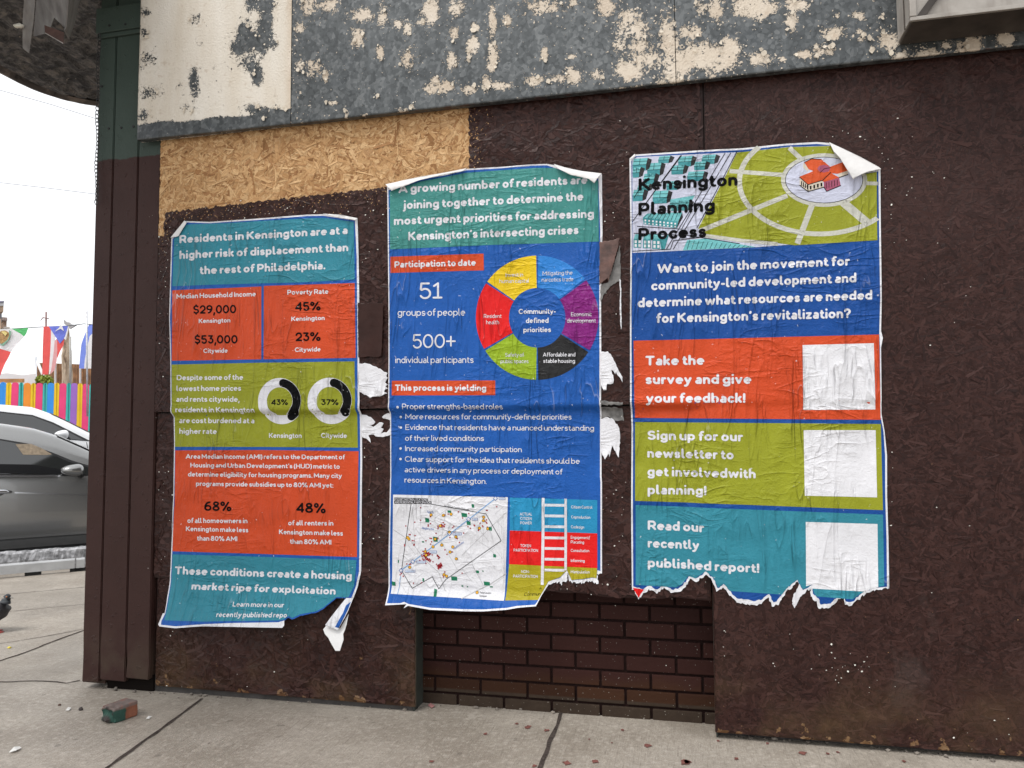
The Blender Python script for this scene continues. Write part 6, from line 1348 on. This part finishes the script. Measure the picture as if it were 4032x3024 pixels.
# houses at the far left
TAN = flat('tan_brick_house', (.50, .36, .25), .8, var=.15, scale=2); TRIM = flat('white_house_trim', (.78, .77, .76), .7, var=.03); SLATE = flat('slate_blue_cornice', (.20, .19, .26), .7)
HE = ray(20, 1729); HE.z = 0; HE = (HE.normalized()-cr*.12).normalized()
def block(bm, x0p, x1p, yt, dep, depth):
    P = [D(x0p, yt, dep), D(x1p, yt, dep)]; e_ = (ray(x1p, yt)/FPX); e_.z = 0; e_ = (e_.normalized()-cr*.12).normalized(); q = [P[0], P[1], P[1]+e_*depth, P[0]+e_*depth]; slab(bm, [(p.x, p.y, RZ) for p in q], (0, 0, 1), P[0].z-RZ)
ha = thing('house', 'tall tan house with a dark cornice at the far left', 'house', D(-60, 1640, 45)); bm = bmesh.new(); block(bm, -260, 7, 1205, 45, 9); obj('wall', bm, TAN, ha)
bm = bmesh.new(); block(bm, -262, 14.5, 1199, 44.8, 9.4); 
for v in bm.verts:
    if v.co.z < 1: v.co.z = D(0, 1228, 44.8).z
obj('cornice_board', bm, TAN, ha)
bm = bmesh.new()
p = [D(-262, 1185, 44.4), D(16.5, 1185, 44.4), D(17, 1189, 44.4), D(-262, 1189, 44.4)]; slab(bm, p, HE, 9.8); obj('roof', bm, SLATE, ha)
bm = bmesh.new(); p = [D(-262, 1189.3, 44.6), D(15, 1189.3, 44.6), D(15.5, 1203, 44.6), D(-262, 1203, 44.6)]; slab(bm, p, HE, 9.4); obj('cornice', bm, TRIM, ha)
bm = bmesh.new()
for px in (-60, -30, -3): slab(bm, [D(px, 1235, 44.95), D(px+9, 1235, 44.95), D(px+9, 1268, 44.95), D(px, 1268, 44.95)], fw, .03)
obj('window', bm, CGLASS, ha)
hb = thing('house', 'smaller brown house with a bay beside the tall tan house', 'house', D(20, 1640, 50)); bm = bmesh.new(); block(bm, 8, 27, 1258, 50, 8); obj('wall', bm, flat('brown_house', (.40, .29, .22), .8, var=.2, scale=2), hb)
bm = bmesh.new(); slab(bm, [D(7, 1248, 49.5), D(29, 1250, 49.5), D(29.5, 1262, 49.5), D(7, 1260, 49.5)], HE, 8.6); obj('roof', bm, flat('brown_roof', (.30, .24, .22), .8), hb)
bm = bmesh.new(); block(bm, 14, 39, 1286, 48, 3); obj('bay', bm, TRIM, hb)
# shrub
def leafball(name, label, c, r, n, mat):
    bm = bmesh.new(); rr_ = random.Random(4)
    for _ in range(n):
        d = Vector((rr_.gauss(0, 1), rr_.gauss(0, 1), rr_.gauss(0, 1))).normalized()*r*rr_.random()**.4; d.z *= .8; p = c+d; s = .035
        a = Vector((rr_.gauss(0, 1), rr_.gauss(0, 1), rr_.gauss(0, 1))).normalized(); b = a.orthogonal().normalized(); bm.faces.new([bm.verts.new(p+a*s), bm.verts.new(p+b*s*.5), bm.verts.new(p-a*s), bm.verts.new(p-b*s*.5)])
    return tag(obj(name, bm, mat, None, c), label, 'plant')
leafball('shrub', 'yellow green shrub tip showing above the rainbow fence', D(174, 1502, 15.2), .16, 500, flat('yellow_green_leaf', (.22, .28, .03), .6, var=.4, scale=9))
# overhead wires
WIRE = flat('dark_wire', (.10, .10, .13), .7)
for lab, a, b in (('upper overhead wire sloping down across the sky beside the pillar', [(-200, 312), (0, 355), (200, 411), (374, 466), (520, 512)], 22), ('lower overhead wire across the sky beside the pillar', [(-200, 704), (0, 719), (200, 742), (374, 764), (520, 784)], 22)):
    bm = bmesh.new(); tube(bm, [D(p[0], p[1], b) for p in a], .007, 6); tag(obj('overhead_wire', bm, WIRE, None, D(0, a[1][1], b)), lab, 'wire', 'overhead wires')

# ---- pigeon
FTH, fnt_, fp_ = newmat('pigeon_feathers'); h = N(fnt_); co = h.coord(); x, y, z = h.sep(co); n = h.noise(co, 60, 4)
c = h.mix(n, (.020, .019, .022), (.055, .052, .058)); c = h.mix(h.step(z, .155, .185), c, (.028, .034, .040)); h.l(c, fp_.inputs['Base Color']); fp_.inputs['Roughness'].default_value = .6
pg = G(7, 2488); a_ = cr.copy(); a_.z = 0; a_.normalize(); pig = thing('pigeon', 'dark grey pigeon standing on the pavement at the left edge', 'pigeon', pg)
pv = lambda a, b, z: pg+a_*a+Vector((-a_.y, a_.x, 0))*b+Vector((0, 0, z))
bm = bmesh.new(); sk = [(-.27,.050,.004),(-.22,.062,.020),(-.16,.082,.036),(-.10,.098,.052),(-.05,.112,.058),(-.012,.130,.053),(.008,.152,.040),(.016,.172,.029),(.020,.188,.0235),(.025,.200,.0225),(.032,.206,.019),(.042,.205,.010),(.046,.204,.004)]
tube(bm, [pv(a, 0, z) for a, z, r in sk], [r for a, z, r in sk], 18)
for v in bm.verts:
    d = (v.co-pg); b = d.dot(Vector((-a_.y, a_.x, 0))); al = d.dot(a_)
    if al < -.12: v.co.z -= (abs(b) > .0)*.0; v.co -= Vector((0, 0, 0))
bd = obj('body', bm, FTH, pig, None, True)
for s in (-1, 1):
    bm = bmesh.new(); bmesh.ops.create_uvsphere(bm, u_segments=18, v_segments=10, radius=1)
    for v in bm.verts:
        x, y, z = v.co; v.co = pv(-.105+x*.13, s*(.046-.02*max(0, -x))+y*.014, .108+z*.042*(1-.4*max(0, -x))+x*.022)
    obj('wing', bm, FTH, pig, None, True)
    bm = bmesh.new(); bmesh.ops.create_uvsphere(bm, u_segments=8, v_segments=6, radius=.0042)
    for v in bm.verts: v.co = v.co+pv(.033, s*.018, .209)
    obj('eye', bm, flat('orange_eye', (.5, .14, .02), .3), pig)
    bm = bmesh.new(); k = -.045 if s > 0 else -.01
    PK = flat('red_leg', (.45, .06, .05), .6); tube(bm, [pv(k, s*.022, .07), pv(k+.004, s*.022, .035), pv(k, s*.022, .006)], [.007, .0045, .0045], 8)
    for t_ in (-.5, 0, .5): tube(bm, [pv(k, s*.022, .006), pv(k+.032*math.cos(t_), s*.022+.032*math.sin(t_), .003)], [.004, .002], 6)
    tube(bm, [pv(k, s*.022, .006), pv(k-.016, s*.022, .003)], [.0035, .002], 6); obj('leg', bm, PK, pig)
bm = bmesh.new(); tube(bm, [pv(.042, 0, .203), pv(.052, 0, .201), pv(.062, 0, .196)], [.006, .0045, .001], 8); obj('beak', bm, flat('pale_beak', (.35, .33, .30), .5), pig)
